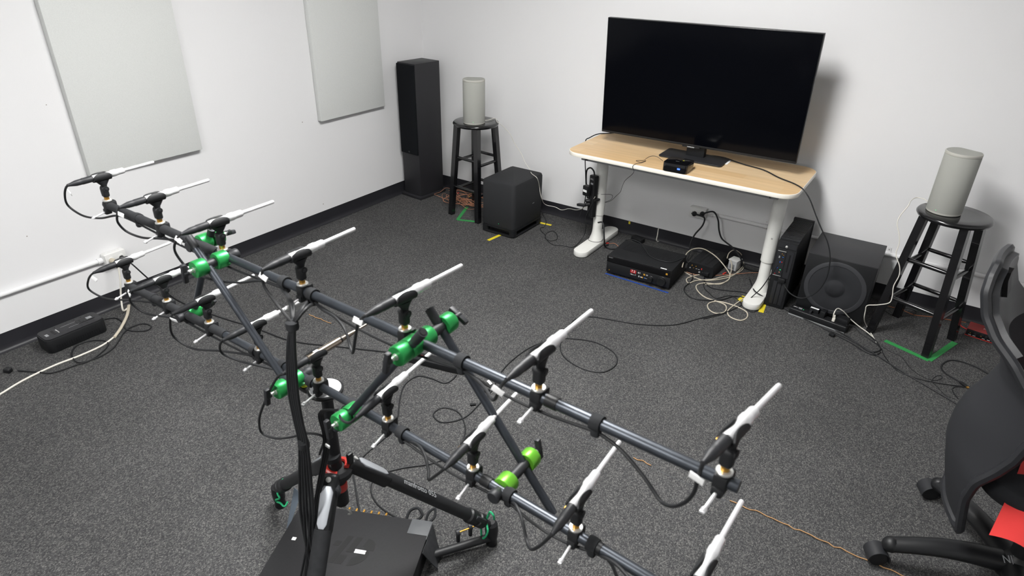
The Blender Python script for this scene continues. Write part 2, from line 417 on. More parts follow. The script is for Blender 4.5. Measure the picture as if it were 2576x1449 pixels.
def outlet(loc, T, label):
    t = thing('wall_outlet', label, 'outlet', loc, 'surface mounted outlets')
    MB().box((0, 0, .022), (.118, .072, .044), T, bev=.008, seg=3).build('box', 'white_plastic', t)
    pl = MB().box((0, 0, .046), (.112, .068, .004), T, bev=.0015).build('cover_plate', 'white_plastic', t)
    for sx in (-.027, .027):
        s = MB().lathe([(.0175, 0), (.0175, .002), (.016, .003)], T @ V(sx, 0, .0475), T.to_3x3() @ V(0, 0, 1), 18).build('socket', 'white_plastic', t)
        m = MB()
        for a, b in ((-.006, .003), (.006, .003)): m.box((sx+a, b, .0508), (.0022, .008, .0008), T)
        m.lathe([(.0025, 0), (.0025, .0006)], T @ V(sx, -.008, .0506), T.to_3x3() @ V(0, 0, 1), 8); m.build('slots', 'ink', s)
    kn = MB()
    for k in (-.035, -.01, .02, .04): kn.lathe([(.006, 0), (.006, .001)], T @ V(k, .0355, .022), T.to_3x3() @ V(0, 1, 0), 10)
    kn.build('knockouts', 'paint', t)
    return t
TL = frame((0, -2.722, .305), (0, 1, 0), (0, 0, 1)); outlet((0, -2.722, .27), TL, 'white double outlet box on the left wall with cream and black plugs')
TB = frame((2.46, 0, .298), (1, 0, 0), (0, 0, 1)); outlet((2.46, 0, .26), TB, 'white double outlet box on the back wall under the desk')
tag(MB().box((1.957, -.0045, .088), (.014, .0012, .02)).build('sticker', 'tape_yellow'), 'tiny yellow tape square on the black baseboard', 'tape')

# tape marks on the carpet
def tape(px, w, m, label, z=.0012):
    p = [fz(x, y, 0) for x, y in px]; mb = MB()
    for a, b in zip(p[:-1], p[1:]):
        d = b-a; L = d.length; mb.box((L/2, 0, z), (L, w, .0014), frame(a, d, V(-d.y, d.x, 0))); z += .0005
    tag(mb.build('floor_tape', m), label, 'tape')
tape([(1175, 521), (1151, 553), (1206, 559)], .026, 'tape_green', 'green tape corner on the carpet between the legs of the far stool')
tape([(2226, 857), (2336, 907), (2402, 862)], .03, 'tape_green', 'green tape corner under the near leg of the right stool')
tape([(1228, 605), (1259, 591)], .025, 'tape_yellow', 'yellow tape strip in front of the black subwoofer')
tape([(1352, 559), (1387, 567)], .025, 'tape_yellow', 'yellow tape strip at the right side of the black subwoofer')
tape([(1523, 688), (1681, 737)], .012, 'tape_blue', 'long blue tape line in front of the receiver')
tape([(1914, 786), (1930, 738)], .03, 'tape_yellow', 'yellow tape strip beside the right foot of the desk')
tape([(1859, 757), (1873, 746)], .03, 'tape_yellow', 'yellow tape scrap at the left of the right desk foot')

# ------------------------------------------------------------------ desk
DZ = .748; DX0, DX1, DY0, DY1 = 1.735, 3.150, -.668, -.058
desk = thing('desk', 'standing desk with birch top, white edge and round white legs under the television', 'desk', (2.44, -.36, 0))
oc = rrect(DX1-DX0, DY1-DY0, .095, 8, (DX0+DX1)/2, (DY0+DY1)/2)
top = MB().prism(oc, DZ-.026, DZ-.0006, bev=.003).build('top_edge', 'edge_white', desk)
MB().prism(rrect(DX1-DX0-.007, DY1-DY0-.007, .092, 8, (DX0+DX1)/2, (DY0+DY1)/2), DZ-.004, DZ).build('veneer', 'birch', desk)
fr = MB()
for y in (-.60, -.17): fr.box((2.44, y, DZ-.04), (1.16, .03, .03), bev=.003)
for x in (1.86, 3.03): fr.box((x, -.385, DZ-.04), (.05, .46, .03), bev=.003)
fr.build('under_frame', 'print_grey', desk)
for x, y0, y1, py in ((1.852, -.60, -.035, -.325), (3.035, -.635, -.075, -.40)):
    L = y1-y0; yc = (y0+y1)/2
    ft = MB().prism(rrect(.105, L, .052, 8, x, yc), .004, .042, bev=.005).build('foot', 'white_metal', desk)
    MB().prism(rrect(.1, L-.01, .05, 8, x, yc), 0, .005).build('pad', 'ink', ft)
    lg = MB().lathe([(.052, .04), (.05, .05), (.041, .075), (.036, .10), (.0335, .13), (.0335, .245)], (x, py, 0), (0, 0, 1), 24).build('leg_inner', 'white_metal', desk)
    ou = MB().lathe([(.0335, .236), (.039, .236), (.0395, .241), (.0395, DZ-.03), (.0335, DZ-.03)], (x, py, 0), (0, 0, 1), 24).build('leg_outer', 'white_metal', desk)
    MB().lathe([(.0055, 0), (.0055, .003), (.003, .004)], V(x, py, .40)+V(.004, -.0385, 0), (0.1, -1, 0), 10).build('bolt', 'steel', ou)

# ------------------------------------------------------------------ television
tvT = Matrix.Translation(V(2.444, -.335, .823)) @ Matrix.Rotation(math.radians(1.065), 4, 'Z') @ Matrix.Rotation(math.radians(3.43), 4, 'X') @ Matrix.Rotation(math.radians(-.18), 4, 'Y')
tv = thing('television', 'large black flat screen television standing on the desk', 'television', (2.46, -.30, DZ))
MB().box((0, .018, .351), (1.228, .03, .702), tvT, bev=.003).build('housing', 'tv_bezel', tv)
MB().box((0, .05, .26), (.7, .05, .4), tvT, bev=.015).build('back_cover', 'plastic_black', tv)
scr = MB().box((0, .0015, .356), (1.216, .003, .684), tvT).build('screen', 'tv_glass', tv)
b = MB().box((0, .0005, .007), (1.22, .004, .012), tvT, bev=.001).build('lower_bezel', 'plastic_black', tv)
MB().box((-.005, .004, -.004), (.11, .012, .008), tvT, bev=.002).build('logo_tab', 'plastic_black', tv)
text('lettering', 'SAMSUNG', .010, tvT @ Matrix.Translation(V(-.005, -.0028, -.004)) @ Matrix.Rotation(math.pi/2, 4, 'X'), 'print_white', tv)
sT = RZ((2.463, -.315, DZ), 1.0)
MB().prism(rrect(.395, .20, .02, 5), .003, .010, sT, bev=.002).build('base_plate', 'plastic_dark', tv)
MB().box((0, .03, .055), (.115, .045, .10), sT, bev=.006).build('neck', 'plastic_black', tv)
tag(MB().box((.19, .04, .0015), (.04, .10, .002), sT).build('packing_film', 'paper'), 'white packing film under the right end of the television base', 'film')
tag(MB().box((-.185, .06, .0015), (.04, .07, .002), sT).build('packing_film', 'paper'), 'white packing film under the left end of the television base', 'film')

# ------------------------------------------------------------------ small media box
hb = thing('media_box', 'small glossy black box with blue display on the front of the desk', 'media box', (2.468, -.598, DZ))
bT = RZ((2.468, -.598, DZ), 1.5)
MB().prism(rrect(.148, .142, .022, 6), .001, .050, bT, bev=.002).build('body', 'gloss_black', hb)
MB().prism(rrect(.146, .14, .021, 6), .0495, .0515, bT, bev=.0005).build('lid', 'gloss_black', hb)
d = MB().box((.026, -.0715, .026), (.017, .0015, .010), bT).build('display', 'display_blue', hb)
text('lettering', 'HDMI', .006, bT @ Matrix.Translation(V(.026, -.0725, .026)) @ Matrix.Rotation(math.pi/2, 4, 'X'), 'print_white', hb)
text('lettering', 'SONY', .008, bT @ Matrix.Translation(V(-.005, -.01, .0517)), 'print_grey', hb)
MB().box((.02, .025, .0518), (.01, .005, .0006), bT).build('sensor', 'level_yellow', hb)

# ------------------------------------------------------------------ stools
def stool(cx, cy, rot, label, f=.15):
    t = thing('bar_stool', label, 'stool', (cx, cy, 0), 'black wooden stools')
    T = RZ((cx, cy, 0), rot); ZS = .735
    s = MB().lathe([(.1, -.030), (.155, -.030), (.166, -.026), (.172, -.016), (.172, -.012), (.166, -.003), (.158, 0), (.11, -.001), (.02, -.002)], (cx, cy, ZS), (0, 0, 1), 40).build('seat', 'lacquer_black', t)
    def leg_at(sx, sy, z): k = z/(ZS-.03); return V(sx*(f*(1-k)+.098*k), sy*(f*(1-k)+.098*k), z)
    for sx in (-1, 1):
        for sy in (-1, 1):
            m = MB(); a, b = leg_at(sx, sy, 0), leg_at(sx, sy, ZS-.028); vs = []
            for p, w in ((a, .0185), (b, .0195)):
                for dx, dy in ((-w, -w), (w, -w), (w, w), (-w, w)): vs.append(T @ (p+V(dx, dy, 0)))
            m.add(vs, [[3, 2, 1, 0], [4, 5, 6, 7]]+[[i, (i+1) % 4, 4+(i+1) % 4, 4+i] for i in range(4)])
            m.build('leg', 'lacquer_black', t)
    for axis, zs in ((0, (.235, .465)), (1, (.205, .432))):
        for z in zs:
            for s_ in (-1, 1):
                if axis == 0: a, b = leg_at(-1, s_, z), leg_at(1, s_, z)
                else: a, b = leg_at(s_, -1, z), leg_at(s_, 1, z)
                d = (b-a).normalized(); a = a+d*.014; b = b-d*.014
                a, b = T @ a, T @ b; L = (b-a).length
                MB().lathe([(.008, 0), (.011, .02), (.0115, L/2), (.011, L-.02), (.008, L)], a, b-a, 12).build('rung', 'lacquer_black', t)
    return t
stool(.80, -.355, -5, 'black wooden stool in the far corner beside the tower speaker', .140)
stool(3.868, -.376, -20, 'black wooden stool at the right next to the large subwoofer', .152)

# ------------------------------------------------------------------ grey wireless speakers
def wireless(cx, cy, z, face, label):
    t = thing('wireless_speaker', label, 'speaker', (cx, cy, z), 'grey cylindrical speakers')
    T = RZ((cx, cy, z), face)                     # local -y is the front
    def dshape(r, back):
        o = []
        for k in range(41):
            a = math.radians(-90-140+280*k/40); o.append((r*math.cos(a), r*math.sin(a)))
        o2 = []
        y = back
        return [p if p[1] < y else (p[0], y) for p in o]
    out = dshape(.08, .066)
    MB().prism(out, .0, .018, T, bev=.006).build('foot_ring', 'speaker_grey_trim', t)
    g = MB().prism(out, .010, .298, T, bev=.001).build('grille', 'speaker_grey', t)
    MB().prism(dshape(.0803, .0663), .2975, .313, T, bev=.003).build('top_cap', 'speaker_grey_trim', t)
    MB().prism(dshape(.076, .062), .3125, .3137, T).build('top_grille', 'speaker_grey', t)
    MB().box((0, .064, .156), (.112, .010, .30), T, bev=.003).build('back_panel', 'speaker_grey_trim', t)
    MB().lathe([(.0013, 0), (.0013, .0012)], T @ V(0, -.0798, .022), T.to_3x3() @ V(0, -1, 0), 8).build('status_light', 'led_green', t)
wireless(.822, -.405, .7346, 32, 'light grey cylindrical speaker on the far corner stool')
wireless(3.815, -.385, .7346, -26, 'light grey cylindrical speaker on the right stool')

# ------------------------------------------------------------------ tower loudspeaker
tw = thing('tower_speaker', 'tall black tower loudspeaker in the room corner', 'speaker', (.155, -.24, 0))
tT = RZ((.0479, -.3651, 0), -4.5)
MB().box((.097, .134, .553), (.194, .267, 1.056), tT, bev=.003).build('cabinet', 'vinyl_black', tw)
MB().box((.097, .130, .0125), (.226, .30, .025), tT, bev=.003).build('plinth', 'vinyl_black', tw)
g = MB().prism(rrect(.190, .70, .006, 3), 0, .014, tT @ frame((.097, -.0005, .724), (1, 0, 0), (0, 0, 1)), bev=.003).build('grille', 'grille_black', tw)
MB().box((.097, -.0155, .392), (.016, .002, .012), tT).build('badge', 'plastic_dark', g)

# ------------------------------------------------------------------ small black subwoofer
sw = thing('subwoofer', 'black wireless subwoofer with rounded edges on the carpet by the far stool', 'subwoofer', (1.18, -.41, 0))
cT = RZ((1.18, -.41, 0), 0)
MB().prism(rrect(.290, .392, .03, 6), .052, .408, cT, bev=.022).build('cabinet', 'sub_fabric', sw)
lw = MB()
lw.prism(rrect(.290, .392, .03, 6), .006, .014, cT, bev=.002)
for sx in (-1, 1):
    for sy in (-1, 1): lw.prism(rrect(.05, .055, .022, 5, sx*.119, sy*.168), .012, .058, cT)
lw.prism(rrect(.290, .392, .03, 6), .050, .062, cT)
lw.prism(rrect(.19, .30, .03, 5), 0, .007, cT)
lw.build('base', 'plastic_black', sw)
MB().prism(rrect(.2, .31, .02, 4), .013, .051, cT).build('port_cavity', 'print_dark', sw)
MB().lathe([(.0016, 0), (.0016, .001)], cT @ V(.01, -.196, .09), (0, -1, 0), 8).build('status_light', 'led_green', sw)
text('lettering', 'SONY', .010, cT @ frame((.1454, .06, .205), (0, 1, 0), (0, 0, 1)), 'print_grey', sw)

# ------------------------------------------------------------------ large subwoofer
bs = thing('subwoofer', 'large black cube subwoofer with an exposed round driver beside the desk', 'subwoofer', (3.437, -.285, 0))
MB().box((3.437, -.28, .203), (.359, .37, .357), bev=.002).build('cabinet', 'vinyl_black', bs)
MB().box((3.437, -.4655, .203), (.355, .008, .353), bev=.002).build('front_baffle', 'plastic_black', bs)
for sx in (-.14, .14):
    for sy in (-.14, .14): MB().lathe([(.02, 0), (.022, .026)], (3.437+sx, -.28+sy, 0), (0, 0, 1), 14).build('foot', 'plastic_black', bs)
dc = V(3.437, -.4695, .203)
dr = MB().lathe([(.163, 0), (.163, .004), (.160, .006), (.140, .006), (.138, .003), (.1, .003)], dc, (0, -1, 0), 48).build('surround', 'ring_grey', bs)
MB().lathe([(.137, .0035), (.134, .004), (.1, .0075), (.075, .006), (.058, .003), (.05, .0045), (.04, .012), (.022, .017), (.004, .018)], dc, (0, -1, 0), 48).build('cone', 'cone_grey', dr)

# ------------------------------------------------------------------ av receiver
rv = thing('av_receiver', 'black surround receiver with coloured stickers on the carpet under the desk', 'receiver', (2.33, -.56, 0))
rT = RZ((2.1208, -.7018, 0), 1.96)
MB().box((.215, .153, .076), (.43, .288, .114), rT, bev=.002).build('case', 'matte_black', rv)
fp = MB().box((.215, .004, .054), (.43, .010, .070), rT, bev=.002).build('front_panel', 'plastic_black', rv)
MB().box((.215, .003, .112), (.43, .012, .042), rT, bev=.002).build('display_window', 'gloss_black', rv)
for x, r_ in ((.306, .0175), (.380, .0275)):
    k = MB().lathe([(r_+.002, 0), (r_, .002), (r_, .020), (r_-.002, .023), (r_-.008, .0225)], rT @ V(x, -.001, .050 if r_ < .02 else .056), rT.to_3x3() @ V(0, -1, 0), 28).build('knob', 'plastic_black', rv)
for x in (.04, .39):
    for y in (.04, .26): MB().lathe([(.02, 0), (.02, .02)], rT @ V(x, y, 0), (0, 0, 1), 14).build('foot', 'plastic_black', rv)
vm = MB()
for k in range(34): vm.box((.045+k*.0102, .20, .1333), (.0035, .12, .0012), rT)
vm.build('vent_slots', 'print_dark', rv)
def fT(x, z, off=-.0018): return rT @ Matrix.Translation(V(x, off, z)) @ Matrix.Rotation(math.pi/2, 4, 'X')
MB().box((.187, -.0015, .068), (.040, .001, .022), rT).build('sticker', 'print_red', rv)
text('lettering', '7.2', .022, fT(.187, .069, -.0023), 'print_white', rv)
text('lettering', '4/1', .016, fT(.227, .069), 'print_white', rv)
text('lettering', '145w x 7', .011, fT(.187, .046), 'print_white', rv)
for x, z, w, h, c in ((.262, .067, .012, .011, 'print_gold'), (.280, .067, .012, .009, 'print_grey'), (.228, .045, .010, .011, 'print_grey'), (.243, .044, .010, .005, 'print_white'), (.252, .044, .008, .009, 'print_gold'), (.266, .044, .006, .006, 'print_blue')):
    MB().box((x, -.0015, z), (w, .001, h), rT).build('sticker', c, rv)
text('lettering', 'Bluetooth', .006, fT(.284, .044), 'print_white', rv)
text('lettering', 'SONY', .012, fT(.026, .124, -.0035), 'print_grey', rv)
MB().box((.405, -.0035, .112), (.012, .001, .012), rT).build('sticker', 'print_gold', rv)
MB().box((.375, .018, .1335), (.040, .010, .001), rT).build('sticker', 'paper', rv)
MB().lathe([(.0045, 0), (.0045, .002), (.003, .0025)], rT @ V(.022, -.001, .035), rT.to_3x3() @ V(0, -1, 0), 10).build('headphone_jack', 'brass', rv)
for z in (.068, .056): MB().lathe([(.003, 0), (.003, .002)], rT @ V(.022, -.001, z), rT.to_3x3() @ V(0, -1, 0), 8).build('button', 'plastic_dark', rv)

# ------------------------------------------------------------------ small amplifier with rear panel facing out
am = thing('amplifier', 'small black amplifier box with rear sockets facing out beside the receiver', 'amplifier', (2.635, -.25, 0))
aT = RZ((2.632, -.36, 0), -3)
ol = [(-.088, .004), (.088, .004), (.088, .060), (.074, .078), (-.074, .078), (-.088, .060)]
def extr(ol, y0, y1, T):
    n = len(ol); vs = [T @ V(x, y, z) for y in (y0, y1) for x, z in ol]
    return MB().add(vs, [list(range(n)), list(range(n, 2*n))[::-1]]+[[i, n+i, n+(i+1) % n, (i+1) % n] for i in range(n)])
extr(ol, 0, .285, aT).build('case', 'matte_black', am)
extr([(x*.97, z*.97+.001) for x, z in ol], -.003, .002, aT).build('rear_panel', 'plastic_black', am)
for x in (-.022, .026): MB().box((x, .14, .0785), (.018, .22, .0012), aT).build('ridge', 'print_dark', am)
for x, z, r_, c in ((-.055, .058, .0045, 'brass'), (-.028, .058, .0045, 'brass'), (-.066, .038, .004, 'print_grey'), (-.042, .043, .003, 'brass'), (.0, .025, .006, 'print_grey'), (.022, .025, .005, 'plastic_dark')):
    MB().lathe([(r_, 0), (r_, .004), (r_*.5, .005)], aT @ V(x, -.003, z), aT.to_3x3() @ V(0, -1, 0), 12).build('socket', c, am)
MB().box((.012, -.005, .050), (.006, .004, .010), aT, bev=.001).build('switch', 'led_red', am)
text('lettering', 'OFF  ON', .007, aT @ Matrix.Translation(V(-.015, -.0035, .041)) @ Matrix.Rotation(math.pi/2, 4, 'X'), 'print_white', am)
MB().box((.05, -.012, .030), (.034, .02, .026), aT, bev=.004).build('mains_socket', 'plastic_black', am)

# ------------------------------------------------------------------ computer tower with finned top
pc = thing('computer_case', 'slim black computer case with finned top and rear ports facing out', 'computer', (3.146, -.32, 0))
MB().box((3.146, -.318, .215), (.110, .385, .425), bev=.003).build('case', 'matte_black', pc)
MB().box((3.146, -.120, .222), (.122, .022, .444), bev=.005).build('front_bezel', 'plastic_black', pc)
fm = MB()
for k in range(22): fm.box((3.146, -.475+k*.0160, .431), (.108, .009, .010), bev=.001)
fm.build('fins', 'plastic_dark', pc)
pT = frame((3.146, -.5115, 0), (1, 0, 0), (0, 0, 1))    # local x right, y up, z toward the room
MB().box((0, .405, 0), (.102, .034, .003), pT).build('top_plate', 'plastic_dark', pc)
io = MB().box((-.022, .29, .001), (.046, .16, .002), pT).build('port_plate', 'plastic_dark', pc)
for z in (.212, .368): MB().box((-.022, z, .0025), (.046, .004, .001), pT).build('plate_edge', 'steel', io)
for x, y, w, h, c in ((-.030, .33, .010, .018, 'print_grey'), (-.010, .345, .007, .007, 'brass'), (-.018, .352, .007, .007, 'brass'), (-.010, .332, .007, .007, 'print_blue'), (-.020, .300, .006, .013, 'blue_port'), (-.010, .301, .008, .008, 'print_red'), (-.028, .262, .006, .013, 'blue_port'), (-.010, .252, .005, .005, 'led_green'), (-.012, .236, .008, .008, 'copper'), (-.034, .222, .008, .006, 'print_red')):
    MB().box((x, y, .003), (w*.72, h*.72, .004), pT, bev=.0005).build('port', c, pc)
MB().box((.026, .29, .001), (.034, .17, .002), pT).build('slot_cover', 'plastic_dark', pc)
MB().box((.026, .30, .0022), (.008, .11, .001), pT).build('slot', 'print_dark', pc)
for x in (-.02, .006, .03): MB().box((x, .10, .001), (.020, .15, .002), pT, bev=.0006).build('slot_cover', 'plastic_dark', pc)
MB().box((.012, .190, .008), (.04, .028, .018), pT, bev=.004).build('power_plug', 'plastic_black', pc)
MB().lathe([(.007, 0), (.007, .004), (.004, .006)], pT @ V(-.004, .400, .0015), (0, -1, 0), 12).build('antenna_socket', 'steel', pc)

# ------------------------------------------------------------------ audio interface (red)
ri = thing('audio_interface', 'small red audio interface box on the carpet behind the office chair', 'audio interface', (4.21, -.15, 0))
iT = RZ((4.208, -.20, 0), -8)
MB().box((0, .05, .024), (.176, .098, .044), iT, bev=.003).build('case', 'red_metal', ri)
MB().box((0, .0005, .024), (.172, .004, .036), iT, bev=.001).build('front_panel', 'plastic_black', ri)
MB().box((0, .002, .003), (.176, .006, .004), iT, bev=.001).build('trim', 'red_plastic', ri)
for x, r_, c in ((-.066, .009, 'plastic_black'), (-.042, .006, 'plastic_dark'), (-.014, .009, 'plastic_black'), (.010, .006, 'plastic_dark'), (.046, .0125, 'steel'), (.074, .005, 'plastic_dark')):
    MB().lathe([(r_, 0), (r_, .006 if r_ != .0125 else .012), (r_*.85, .0075 if r_ != .0125 else .014)], iT @ V(x, -.0015, .026), iT.to_3x3() @ V(0, -1, 0), 18).build('knob' if c != 'plastic_black' else 'jack', c, ri)
for x in (-.066, -.014): MB().lathe([(.003, 0), (.003, .001)], iT @ V(x, -.009, .026), iT.to_3x3() @ V(0, -1, 0), 8).build('contact', 'brass', ri)
text('lettering', 'Focusrite', .019, iT @ Matrix.Translation(V(.018, .05, .0463)), 'print_white', ri)
for x in (-.066, -.045, .0, .024): MB().box((x, -.002, .012), (.014, .0008, .0025), iT).build('print_mark', 'print_white', ri)

# ------------------------------------------------------------------ UPS on the left
up = thing('battery_backup', 'black battery backup unit with outlets on top by the left wall', 'battery backup', (.17, -3.08, 0))
uT = RZ((.165, -3.083, 0), 90)         # local x along the wall (away from camera)
MB().prism(rrect(.292, .128, .028, 6), 0, .078, uT, bev=.006).build('case', 'plastic_black', up)
tp = MB().prism(rrect(.284, .122, .026, 6), .077, .084, uT, bev=.003).build('top_cover', 'vinyl_black', up)
sl = MB()
for k in range(19): sl.box((-.105+k*.0115, -.0642, .028), (.006, .0012, .022), uT)
sl.build('vent_slots', 'print_dark', up)
sm = MB()
for (x, y) in ((-.06, .042), (.0, .042), (.035, .042), (.07, .042), (.1, .042), (-.03, -.042), (.035, -.042), (.065, -.042), (.095, -.042)):
    for a, b_ in ((-.004, .002), (.004, .002), (0, -.005)): sm.box((x+a, y+b_, .0842), (.0028, .004, .0008), uT)
sm.build('outlet_slots', 'print_dark', up)
MB().prism(rrect(.085, .046, .008, 4, .075, .003), .0838, .0856, uT).build('control_panel', 'plastic_black', up)
MB().box((.095, .003, .0862), (.026, .024, .0008), uT).build('screen', 'print_grey', up)
for a, b_ in ((.05, .012), (.05, 0), (.062, -.008)): MB().lathe([(.0045, 0), (.0045, .001)], uT @ V(a, b_, .0856), (0, 0, 1), 10).build('button', 'plastic_dark', up)
MB().box((-.118, -.01, .0844), (.014, .026, .0008), uT).build('rating_label', 'print_grey', up)
MB().box((-.085, -.005, .0844), (.012, .05, .0008), uT).build('stripe', 'print_dark', up)
text('lettering', 'CyberPower', .009, uT @ Matrix.Translation(V(-.065, -.005, .0843)) @ Matrix.Rotation(math.radians(-90), 4, 'Z'), 'print_white', up)
for y, a, b_ in ((.018, -.04, .04), (-.018, -.015, .05)): MB().box(((a+b_)/2, y, .0843), (b_-a, .0015, .0006), uT).build('print_line', 'print_grey', up)

# ------------------------------------------------------------------ power strips
def strip(name, label, T, L, w, h, outs, m='plastic_black', loc=None):
    t = thing(name, label, 'power strip', loc)
    MB().box((0, 0, h/2+.001), (L, w, h), T, bev=.006, seg=3).build('housing', m, t)
    s = MB()
    for x in outs:
        for a, b in ((-.004, .004), (-.004, -.004), (.005, 0)): s.box((x+a, b, h+.0012), (.006, .002, .0008) if a < 0 else (.004, .004, .0008), T)
    s.build('outlet_slots', 'ink', t)
    return t
sT2 = frame(V(3.402, -.527, 0), (.31, -.05, 0), (.05, .31, 0))
ps = strip('power_strip', 'long black power strip with adapters in front of the large subwoofer', sT2, .325, .062, .040, (-.05, -.01, .03, .07, .11), loc=(3.402, -.527, 0))
MB().box((0, -.030, .003), (.318, .006, .006), sT2).build('edge_trim', 'print_grey', ps)
text('lettering', 'APC', .014, sT2 @ Matrix.Translation(V(-.137, .003, .0412)), 'print_white', ps)
MB().prism(rrect(.022, .010, .0045, 4, -.108, .0), .0405, .045, sT2).build('switch', 'print_grey', ps)
MB().lathe([(.0016, 0), (.0016, .001)], sT2 @ V(-.09, 0, .041), (0, 0, 1), 8).build('status_light', 'led_green', ps)
mT = frame(fz(1092, 918, 0), (.25, .06, 0), (-.06, .25, 0))
ms = strip('power_strip', 'black power strip lying on the carpet behind the microphone rig', mT, .30, .062, .036, (-.02, .01, .04, .07, .10), loc=fz(1092, 918, 0))
MB().box((-.068, .0, .038), (.012, .008, .006), mT, bev=.001).build('switch', 'led_red', ms)
MB().box((-.055, .0, .0375), (.012, .008, .002), mT).build('rating_label', 'print_grey', ms)
vT = frame((1.818, -.385, .375), (0, 0, 1), (1, -.25, 0))   # local x up the leg, z toward -y
vT = Matrix.Translation(V(1.836, -.374, .382)) @ frame((0, 0, 0), (0, 0, -1), (1, -.35, 0))
vs_ = strip('power_strip', 'black power strip strapped upright to the left desk leg', vT, .30, .052, .040, (.02, .06, .10, .13), loc=(1.812, -.372, .22))
text('lettering', 'APC', .016, vT @ Matrix.Translation(V(-.125, 0, .0413)) @ Matrix.Rotation(math.radians(90), 4, 'Z'), 'print_white', vs_)
MB().box((-.095, .004, .0415), (.012, .022, .002), vT).build('switch', 'print_grey', vs_)
tie = MB().box((.02, .03, .01), (.016, .02, .05), vT, bev=.004).build('strap', 'plastic_black', vs_)
pa = thing('power_adapter', 'black wall adapter with paper label on the strip on the desk leg', 'adapter', vT @ V(-.055, 0, .06))
MB().box((-.045, -.018, .062), (.07, .046, .040), vT, bev=.004).build('body', 'plastic_black', pa)
MB().box((-.045, -.018, .0823), (.016, .036, .0006), vT).build('label_sticker', 'paper', pa)
pp = thing('power_plug', 'black round plugs on the strip on the desk leg', 'plug', vT @ V(.045, 0, .05))
MB().lathe([(.015, 0), (.014, .022), (.008, .03)], vT @ V(.03, -.005, .041), vT.to_3x3() @ V(0, -.5, 1), 14).build('body', 'plastic_black', pp)
MB().lathe([(.013, 0), (.013, .022), (.006, .03)], vT @ V(.055, -.005, .041), vT.to_3x3() @ V(.1, -.7, 1), 14).build('second_plug', 'plastic_black', pp)
tg = MB().box((.06, -.075, .06), (.018, .075, .03), vT @ Matrix.Rotation(math.radians(12), 4, 'Z'), bev=.003)
tag(tg.build('cable_splitter', 'plastic_dark'), 'dark flat splitter plug sticking out left of the desk leg', 'plug')

# adapters on the right strip
a1 = thing('power_adapter', 'black adapter with white paper label on the right strip', 'adapter', sT2 @ V(-.03, .03, .041))
MB().box((-.035, .022, .052), (.052, .034, .03), sT2, bev=.003).build('body', 'plastic_black', a1)
MB().box((-.035, .015, .0674), (.046, .014, .0006), sT2).build('label_sticker', 'paper', a1)
MB().box((-.045, -.012, .05), (.012, .02, .02), sT2, bev=.002).build('prongs_block', 'plastic_dark', a1)
a2 = MB().box((.018, .01, .058), (.028, .05, .036), sT2, bev=.003); tag(a2.build('power_adapter', 'plastic_black'), 'plain upright black adapter in the middle of the right strip', 'adapter')
a3 = MB().box((.125, .015, .056), (.062, .05, .032), sT2, bev=.003).build('power_adapter', 'plastic_black'); tag(a3, 'flat black adapter at the end of the right strip', 'adapter')
wp = MB().box((.083, -.008, .052), (.016, .02, .022), sT2, bev=.003).lathe([(.007, 0), (.004, .02)], sT2 @ V(.083, -.008, .06), (0, 0, 1), 10)
tag(wp.build('power_plug', 'cable_white'), 'white plug standing in the right strip', 'plug')
# grey network box
gb = thing('network_adapter', 'light grey adapter box with cables by the amplifier', 'adapter', (2.79, -.13, 0))
gT = RZ((2.79, -.125, 0), -12)
MB().box((0, 0, .035), (.06, .07, .07), gT, bev=.006).build('body', 'grey_adapter', gb)
MB().box((0, -.001, .071), (.064, .074, .004), gT, bev=.001).build('lid', 'white_plastic', gb)
MB().box((.0, -.036, .03), (.035, .002, .03), gT, bev=.001).build('face_plate', 'print_grey', gb)
# power brick behind receiver
pb = MB().prism(rrect(.10, .055, .015, 4), .0, .034, RZ(fz(1604, 607, 0), -18), bev=.006)
tag(pb.build('power_brick', 'plastic_black'), 'black power brick lying behind the receiver', 'adapter')

# ------------------------------------------------------------------ office chair
CH = V(4.30, -2.03, 0)
ch = thing('office_chair', 'black high-back office chair at the right edge of the room', 'chair', tuple(CH))
hubz = .10
MB().lathe([(.045, .065), (.055, .075), (.055, .12), (.04, .15), (.03, .16), (.03, .30), (.022, .30), (.022, .42)], CH, (0, 0, 1), 24).build('gas_column', 'plastic_black', ch)
cast = [fz(2228, 1400, .03), fz(2318, 1256, .03)]
a0 = math.atan2(cast[0].y-CH.y, cast[0].x-CH.x)
R0 = (V(cast[0].x, cast[0].y, 0)-CH).length
for k in range(5):
    a = a0 - 2*math.pi*k/5; d = V(math.cos(a), math.sin(a), 0); s = V(-d.y, d.x, 0); R1 = R0
    def arm(u, v, d=d, s=s, R1=R1):
        r = .03+(R1-.03)*u; w = .044*(1-u)+.029*u; q = 2*math.pi*v
        zc = .112-.020*u+.02*math.sin(math.pi*u)
        return CH + d*r + s*(w*math.cos(q)) + V(0, 0, zc+(.034*(1-u)+.024*u)*math.sin(q))
    lg = MB().grid(arm, 14, 17)
    lg.sphere(CH+d*R1+V(0, 0, .092), .0285, 10)
    leg = lg.build('base_leg', 'plastic_black', ch)
    ax = V(.42, -.91, 0); fw = V(.91, .42, 0); c = CH+d*(R1+.030)
    for sg in (-1, 1):
        MB().lathe([(.006, .002), (.028, .002), (.0315, .006), (.0315, .020), (.029, .023), (.01, .0245)], c+V(0, 0, .0315), ax*sg, 24).build('caster_wheel', 'plastic_black', leg)
    def hood(u, v, c=c, ax=ax, fw=fw):
        q = math.radians(-12+204*u); return c+V(0, 0, .0325)+ax*(.029*(2*v-1))+(fw*math.cos(q)+V(0, 0, 1)*math.sin(q))*.0365
    MB().grid(hood, 14, 5, .004).build('caster_hood', 'plastic_dark', leg)
